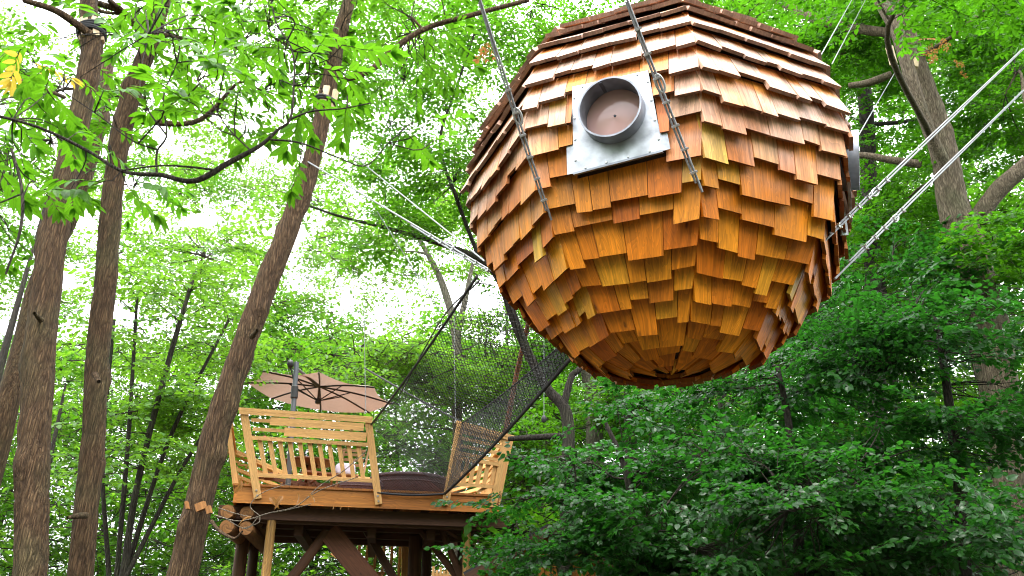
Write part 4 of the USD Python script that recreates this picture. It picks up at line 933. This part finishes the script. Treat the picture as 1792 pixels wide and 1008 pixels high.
def near_leaves(n, seed, boxes, matn, mb_name='leaf_spray', sc=(.55, .95), tw=True):
    r = rs(seed); A, Rs, sc_ = [], [], []; mb = MB()
    for k in range(n):
        x0, x1, y0, y1, Y0, Y1 = boxes[r.randint(len(boxes))]
        px_, py_ = r.uniform(x0, x1), r.uniform(y0, y1)
        if abs(px_ - 165) < 55 and abs(py_ - 62) < 70: continue
        p = P(px_, py_, r.uniform(Y0, Y1)); j = int(np.argmin(np.linalg.norm(S - p, axis=1))); d = p - S[j]
        A.append(p); Rs.append(rot(math.atan2(d[1], d[0]) + r.normal(0, .6), r.uniform(-.1, .45), r.normal(0, .3))); sc_.append(r.uniform(*sc))
        if tw: mb.tube(spline([S[j], (S[j] + p) / 2 + r.normal(0, .05, 3) + [0, 0, .04], p], 6), np.linspace(.006, .003, 6), 4, cap=False)
    instancer(nb, mb_name, 'chestnut', matn, A, Rs, sc_, seed)
    if tw: part(nb, 'twigs', mb, 'twig_bark', kind='stuff', smooth=True)
near_leaves(92, 5, [(60, 560, 10, 150, 4.2, 5.4), (90, 360, 70, 230, 4.2, 5.2), (380, 620, 60, 220, 4.3, 5.2), (-20, 120, 60, 330, 4.2, 5.4), (240, 560, -60, 40, 4.3, 5.4)], 'chestnut_leaf')
near_leaves(12, 6, [(480, 560, 190, 290, 4.3, 4.8), (180, 240, 270, 330, 4.3, 4.7), (640, 760, 180, 300, 4.6, 5.4), (60, 160, 280, 330, 4.4, 4.8)], 'chestnut_leaf')
near_leaves(2, 8, [(20, 60, 60, 110, 4.4, 4.8)], 'yellow_leaf', 'yellow_leaves', (.6, .8), False)

# --- trees in the middle distance
tree('hazel_tree', 'bright multi-stemmed hazel behind the two left trunks',
     trunk((215, 1010, 13, 14), (240, 850, 13, 12), (290, 650, 13, 10), (340, 480, 13.5, 7)),
     [bl(300, 560, 13.5, 130, 90, 1.6, 90), bl(250, 760, 13, 120, 110, 1.4, 80), bl(390, 690, 14.5, 90, 120, 1.4, 60), bl(330, 430, 14, 120, 80, 1.4, 60)],
     'beech', 'spring_leaf', 'dark_bark', seed=10, extra_trunks=[trunk((220, 1000, 13.2, 10), (300, 760, 13.4, 8), (400, 560, 14, 5)), trunk((205, 1000, 13.2, 10), (225, 760, 13.2, 8), (240, 520, 13.5, 5)),
      trunk((225, 1000, 13, 9), (330, 800, 13.6, 7), (440, 640, 14.4, 4)), trunk((190, 1000, 13.4, 9), (180, 800, 13.4, 7), (200, 560, 13.8, 5))], seg=10, n_trunk=30, clump=.5, twigs=150, limbs_per_blob=3, spray_scale=1.05)
tree('beech_tree', 'dark curved tree with crown left of the pod and limb crossing behind the net',
     trunk((993, 850, 12.8, 24), (995, 790, 12.8, 24), (990, 720, 12.8, 22), (958, 680, 12.8, 18), (925, 620, 12.8, 18), (900, 560, 12.6, 17), (875, 490, 12.4, 16), (840, 455, 12.2, 13), (780, 430, 12, 10), (680, 400, 11.8, 7), (600, 380, 11.6, 5), (540, 360, 11.4, 4)),
     [bl(740, 250, 11.5, 100, 120, 1.4, 90), bl(690, 140, 11.0, 90, 90, 1.2, 50), bl(820, 110, 11.2, 80, 90, 1.2, 60), bl(800, 330, 11.5, 60, 60, 1.2, 40), bl(690, 410, 11.5, 110, 50, 1.0, 36), bl(890, 50, 11.5, 90, 70, 1, 60), bl(960, 10, 11.8, 70, 40, 1, 36), bl(720, 20, 11.5, 110, 60, 1.2, 40)],
     'beech', 'mid_leaf', 'dark_bark', seed=11, seg=14, n_trunk=70, clump=.5, twigs=170, limbs_per_blob=2, spray_scale=.9,
     explicit=[[tp(985, 715, 12.8, 16), tp(1000, 660, 12.8, 13), tp(1018, 640, 12.8, 12), tp(1060, 560, 13, 8)], [tp(995, 762, 12.8, 12), tp(940, 765, 13, 11), tp(890, 768, 13.2, 9)], [tp(993, 800, 12.8, 13), tp(950, 808, 13, 12), tp(890, 798, 13.2, 10)],
               [tp(840, 455, 12.2, 8), tp(800, 350, 11.8, 7), tp(770, 250, 11.5, 6), tp(800, 150, 11.2, 5), tp(830, 60, 11, 4)]])
tree('birch_tree', 'pale thin forked tree behind the parasol and the net',
     trunk((802, 860, 19, 20), (800, 700, 19, 19), (798, 590, 19, 17), (775, 500, 19, 13), (740, 430, 19, 9), (700, 370, 19, 6)),
     [bl(640, 640, 19, 110, 60, 2, 60), bl(740, 660, 18, 100, 70, 1.6, 60), bl(620, 460, 19, 120, 60, 2, 30), bl(860, 620, 18.5, 70, 120, 1.6, 60), bl(780, 420, 19, 90, 70, 2, 26)],
     'middle', 'spring_leaf', 'grey_bark', seed=12, seg=12, clump=.55, twigs=120, limbs_per_blob=2, extra_trunks=[trunk((798, 600, 19, 12), (815, 520, 19, 10), (830, 450, 19, 6), (850, 380, 19, 5), lean=(0, 0))[1:]])
tree('ash_tree', 'pale straight trunk right of the net under the pod',
     trunk((1042, 860, 18, 36), (1040, 740, 18, 36), (1030, 640, 18, 32), (1020, 540, 18, 26), (1010, 400, 18, 20)),
     [bl(960, 600, 17.5, 70, 70, 1.5, 50), bl(1090, 690, 17, 70, 70, 1.5, 60), bl(1180, 700, 17.5, 80, 60, 1.5, 60), bl(940, 790, 17, 70, 60, 1.4, 46)],
     'middle', 'mid_leaf', 'grey_bark', seed=13, seg=14, clump=.5, twigs=90, limbs_per_blob=2)
tree('wild_cherry_tree', 'small dark branching tree right of the pale trunk',
     trunk((1105, 860, 15.5, 24), (1104, 770, 15.5, 22), (1098, 720, 15.5, 18), (1080, 660, 15.5, 11), (1060, 600, 15.5, 6)),
     [bl(1150, 680, 15.5, 90, 40, 1.2, 36), bl(1240, 720, 15, 90, 50, 1.2, 50), bl(1040, 690, 15.2, 50, 50, 1, 16)], 'beech', 'mid_leaf', 'dark_bark', seed=14, seg=10, clump=.45, twigs=70, limbs_per_blob=2,
     explicit=[[tp(1102, 740, 15.5, 12), tp(1150, 700, 15.3, 9), tp(1215, 685, 15.1, 7), tp(1290, 690, 15, 5)]])

# --- the big oak on the right
oak = tree('oak_tree', 'big forked oak with pale bark at the upper right',
     trunk((1775, 960, 13.5, 64), (1755, 760, 13.5, 66), (1742, 640, 13.5, 76), (1716, 520, 13.5, 74), (1690, 430, 13.5, 72), (1668, 360, 13.5, 58), (1650, 260, 13.4, 50), (1625, 180, 13.3, 46), (1590, 80, 13.2, 42), (1560, 0, 13, 38), (1520, -120, 13, 30)),
     [bl(1650, 60, 15.2, 170, 110, 1.4, 260), bl(1750, 170, 14.9, 100, 150, 1.2, 220), bl(1700, 20, 12.2, 110, 50, .7, 50), bl(1520, 60, 14.4, 100, 100, 1.5, 150), bl(1570, 330, 15.0, 80, 120, 1.5, 130), bl(1740, 440, 12.6, 80, 60, 1.0, 80), bl(1440, 60, 14.8, 80, 90, 1.4, 110), bl(1600, -160, 12.5, 260, 90, 2, 120), (np.array([6.6, 7.6, 11.0]), (3.4, 3.2, 1.2), 560), (np.array([3.6, 11.5, 13.2]), (2.5, 2.2, 1.2), 160)],  # last two clumps: unseen canopy added overhead to shade the hornbeams
     'oak', 'oak_leaf', 'oak_bark', seed=20, knots=16, seg=40, n_trunk=120, clump=.45, twigs=200, limbs_per_blob=2, limb_r=.06,
     explicit=[[tp(1710, 385, 13.4, 38), tp(1745, 335, 13.2, 36), tp(1795, 290, 13, 34), tp(1900, 200, 12.6, 26)], [tp(1612, 288, 13.4, 16), tp(1560, 280, 13.6, 15), tp(1500, 272, 13.9, 12), tp(1440, 290, 14.4, 8)],
               [tp(1655, 290, 12.95, 26), tp(1628, 235, 12.75, 26), tp(1598, 150, 12.6, 26), tp(1572, 60, 12.5, 26), tp(1535, -10, 12.5, 25), tp(1490, -110, 12.5, 20)], [tp(1560, 130, 13.2, 14), tp(1520, 145, 13.4, 14), tp(1485, 150, 13.6, 11)],
               [tp(1580, 60, 13.2, 18), tp(1500, 50, 13.6, 18), tp(1430, 35, 14, 16), tp(1360, 0, 14.4, 13)]])
tree('oak_tree', 'dark trunk standing close behind the pod on the right',
     trunk((1530, 560, 17, 34), (1525, 420, 17, 32), (1520, 300, 17, 30), (1516, 200, 17, 28), (1500, 40, 17, 22)),
     [bl(1500, 180, 17, 90, 110, 1.6, 90), bl(1560, 440, 16.5, 90, 90, 1.5, 80), bl(1660, 220, 17.5, 120, 130, 1.8, 120), bl(1420, 40, 17.5, 90, 80, 1.6, 60)], 'oak', 'oak_leaf', 'dark_bark', seed=21, clump=.42, twigs=100, limbs_per_blob=2, spray_scale=1.2)

# --- the dark hornbeams at the lower right
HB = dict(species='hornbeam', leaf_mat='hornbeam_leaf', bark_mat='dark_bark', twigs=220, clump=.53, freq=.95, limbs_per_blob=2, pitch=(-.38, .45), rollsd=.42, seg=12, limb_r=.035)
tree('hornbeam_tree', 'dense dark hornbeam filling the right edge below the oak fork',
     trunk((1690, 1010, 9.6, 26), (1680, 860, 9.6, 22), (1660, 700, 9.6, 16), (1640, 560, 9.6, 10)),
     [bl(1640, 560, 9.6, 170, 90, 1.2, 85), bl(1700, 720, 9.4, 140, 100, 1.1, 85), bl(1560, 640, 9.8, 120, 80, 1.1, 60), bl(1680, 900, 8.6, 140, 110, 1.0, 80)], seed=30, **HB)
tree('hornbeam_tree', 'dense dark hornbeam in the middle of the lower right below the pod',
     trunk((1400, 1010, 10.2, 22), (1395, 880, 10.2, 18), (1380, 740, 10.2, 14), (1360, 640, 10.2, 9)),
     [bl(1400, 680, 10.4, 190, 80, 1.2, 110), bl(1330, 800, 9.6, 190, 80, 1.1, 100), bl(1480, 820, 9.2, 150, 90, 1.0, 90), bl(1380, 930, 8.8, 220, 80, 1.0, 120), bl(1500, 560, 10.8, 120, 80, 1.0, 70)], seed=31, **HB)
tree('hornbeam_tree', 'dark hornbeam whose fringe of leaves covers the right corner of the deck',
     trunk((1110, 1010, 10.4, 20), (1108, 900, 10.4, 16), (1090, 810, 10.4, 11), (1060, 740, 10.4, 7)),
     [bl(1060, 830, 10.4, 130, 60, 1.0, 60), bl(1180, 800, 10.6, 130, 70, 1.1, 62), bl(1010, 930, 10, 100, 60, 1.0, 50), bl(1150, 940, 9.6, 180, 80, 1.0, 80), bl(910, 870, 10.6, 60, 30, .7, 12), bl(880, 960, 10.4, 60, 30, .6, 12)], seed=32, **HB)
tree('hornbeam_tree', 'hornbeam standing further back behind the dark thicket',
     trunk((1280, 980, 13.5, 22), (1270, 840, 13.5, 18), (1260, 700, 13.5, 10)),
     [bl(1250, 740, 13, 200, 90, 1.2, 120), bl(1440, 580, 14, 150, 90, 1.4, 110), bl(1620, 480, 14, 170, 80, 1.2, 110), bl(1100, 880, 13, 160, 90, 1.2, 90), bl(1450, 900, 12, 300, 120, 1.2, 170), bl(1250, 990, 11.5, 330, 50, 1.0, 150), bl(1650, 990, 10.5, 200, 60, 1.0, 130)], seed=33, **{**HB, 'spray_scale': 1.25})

# --- the far wood
r_ = rs(77); A, Rs, sc_ = [], [], []
def far(n, x0, x1, y0, y1, Y0, Y1, thr, seed):
    got = 0
    while got < n:
        p = P(r_.uniform(x0, x1), r_.uniform(y0, y1), r_.uniform(Y0, Y1))
        if meshkit.fbm((p * [.22, .10, .30])[None] + seed, 3, seed)[0] < thr: continue
        A.append(p); Rs.append(rot(r_.uniform(0, 6.28), r_.normal(0, .15), r_.normal(0, .15))); sc_.append(r_.uniform(1.0, 2.0)); got += 1
far(2600, -150, 1000, 600, 1110, 22, 42, .36, 1)
far(1000, -150, 1000, 280, 660, 24, 42, .46, 2)
far(460, -100, 980, -60, 360, 24, 40, .47, 3)
LEFT = len(A)
far(2400, 900, 1950, 440, 1110, 19, 36, .36, 4)
far(1500, 1250, 1950, -40, 480, 19, 34, .42, 5)
far(600, 880, 1950, 850, 1120, 14, 20, .30, 6)
for _ in range(3600):                 # unseen foliage behind the visitor, added to block low sky light
    a = r_.uniform(math.radians(50), math.radians(310)); d = r_.uniform(12, 28); z = r_.uniform(0, 1) ** 1.2 * (6 + .32 * d)
    A.append(np.array([math.sin(a) * d, math.cos(a) * d, z + .3])); Rs.append(rot(r_.uniform(0, 6.28), 0, 0)); sc_.append(r_.uniform(1.6, 2.8))
fw = thing('far_woodland', 'far woodland of bright green leaves with unseen foliage added behind the camera to block light', 'woodland', (0, 30, 1), kind='stuff')
for off, mn in ((0, 'spring_leaf'), (1, 'spring_leaf'), (2, 'mid_leaf')): instancer(fw, 'foliage', 'far', mn, A[off:LEFT:3], Rs[off:LEFT:3], sc_[off:LEFT:3], 5 + off)
instancer(fw, 'foliage', 'far', 'mid_leaf', A[LEFT:], Rs[LEFT:], sc_[LEFT:], 6)
stems = MB()
for k in range(46):
    b = P(r_.uniform(-100, 1850), 900, r_.uniform(20, 40)); b[2] = float(gh(b[0], b[1])) - .2; h = r_.uniform(7, 15); ln = r_.normal(0, .08, 2)
    stems.tube(spline([b, b + [ln[0] * h * .5 + r_.normal(0, .2), ln[1] * h * .5, h * .5], b + [ln[0] * h, ln[1] * h, h]], 12), np.linspace(r_.uniform(.08, .2), .03, 12), 8, cap=False)
part(fw, 'stems', stems, 'dark_bark', kind='stuff', smooth=True)

# --- collars on the trunks
def collar(label, px, py, Y, r, axis, n=4, blocks=6):
    c = P(px, py, Y); t = thing('trunk_collar', label, 'collar', c, 'hose collars that carry the cables'); axis = unit(axis)
    u = unit(np.cross(axis, [0, 1, .1])); w = np.cross(axis, u); q = rs(int(px))
    for k in range(n):
        part(t, 'hose', MB().tube([c + axis * (.03 * k - .05 + .02 * math.sin(a * 1 + k)) + (r + .03 + .008 * (k % 2)) * (math.cos(a) * u + math.sin(a) * w) for a in np.linspace(0, 2 * math.pi, 37)], .017, 7, cap=False), 'black_rubber', smooth=True)
    for k in range(blocks):
        a = k * 2 * math.pi / blocks + .3; d = math.cos(a) * u + math.sin(a) * w
        part(t, 'wooden_block', MB().bar(c + d * (r + .002) - axis * .13, c + d * (r + .004) + axis * .15, .07, .04, np.cross(axis, d)), 'pale_block')
    return t
collar('black hose wound round the leftmost thick trunk over wooden blocks', 160, 58, 7.6, .112, P(158, 0, 7.6) - P(163, 110, 7.6), 5, 6)
collar('black hose wound round the leaning trunk over wooden blocks', 571, 178, 8.0, .095, P(600, 60, 8) - P(540, 300, 8), 3, 5)
ok = thing('wooden_wedge', 'pale wooden blocks wedged against the oak trunk under the cable', 'wedge', P(1562, 100, 12.9))
part(ok, 'block', MB().bar(P(1556, 82, 13.0), P(1564, 112, 13.0), .12, .08, RT), 'pale_block'); part(ok, 'block', MB().bar(P(1603, 103, 12.9), P(1602, 118, 12.9), .08, .08, RT), 'pale_block')
wd = thing('wooden_wedge', 'orange wooden wedges on the leaning trunk near the deck corner', 'wedge', P(345, 890, 7.75))
for x, y, w, h in ((350, 886, .09, .05), (364, 892, .04, .05), (326, 884, .02, .05)): part(wd, 'block', MB().bar(P(x, y - 6, 7.80), P(x + 3, y + 7, 7.80), w, .05, RT + .3 * UP), 'log_wood')
dt = thing('bare_branch', 'bare pale twig branch with dead curled leaves before the deck beam', 'branch', P(470, 900, 7.7))
for b in ([(376, 902, 9), (420, 912, 6), (470, 898, 5), (520, 885, 4), (560, 850, 3), (600, 825, 2), (640, 790, 2)], [(470, 898, 4), (500, 893, 3), (545, 882, 2)], [(455, 903, 4), (438, 885, 3), (460, 862, 2), (510, 845, 2)], [(440, 905, 4), (410, 898, 3), (380, 888, 2)], [(455, 903, 3), (452, 915, 3), (425, 925, 2)], [(520, 885, 3), (560, 858, 2), (625, 835, 2)], [(452, 905, 4), (430, 925, 3), (395, 908, 2)]):
    part(dt, 'twig', trunk_mesh([tp(x, y, 7.7, w * .38) for x, y, w in b], 6, 24, .05, 3), 'pale_twig', smooth=True)
cl = MB(); q = rs(4); lf_ = leaf(.11, .05, 4, .5, .8)
for x, y in ((472, 870), (495, 868), (540, 868), (424, 835), (422, 842), (440, 905), (520, 862)):
    cl.add(lf_[0] @ rot(q.uniform(0, 6), q.uniform(0, 1), q.uniform(-1, 1)).T + P(x, y, 7.65), lf_[1])
part(dt, 'dead_leaves', cl, 'dry_leaf', kind='stuff')
dr = thing('dry_leaf_clusters', 'rusty brown withered leaf clusters on twigs beside the oak trunk', 'leaves', P(1630, 90, 12.0), kind='stuff')
q = rs(8); A = [P(q.uniform(1590, 1690), q.uniform(50, 130), q.uniform(11.4, 11.9)) for _ in range(7)] + [P(1405 - 540, 75, 6), P(850, 72, 8)]
instancer(dr, 'leaves', 'oak', 'dry_leaf', A, [rot(q.uniform(0, 6), .7, q.normal(0, .5)) for _ in A], [q.uniform(.3, .5) for _ in A], 3)
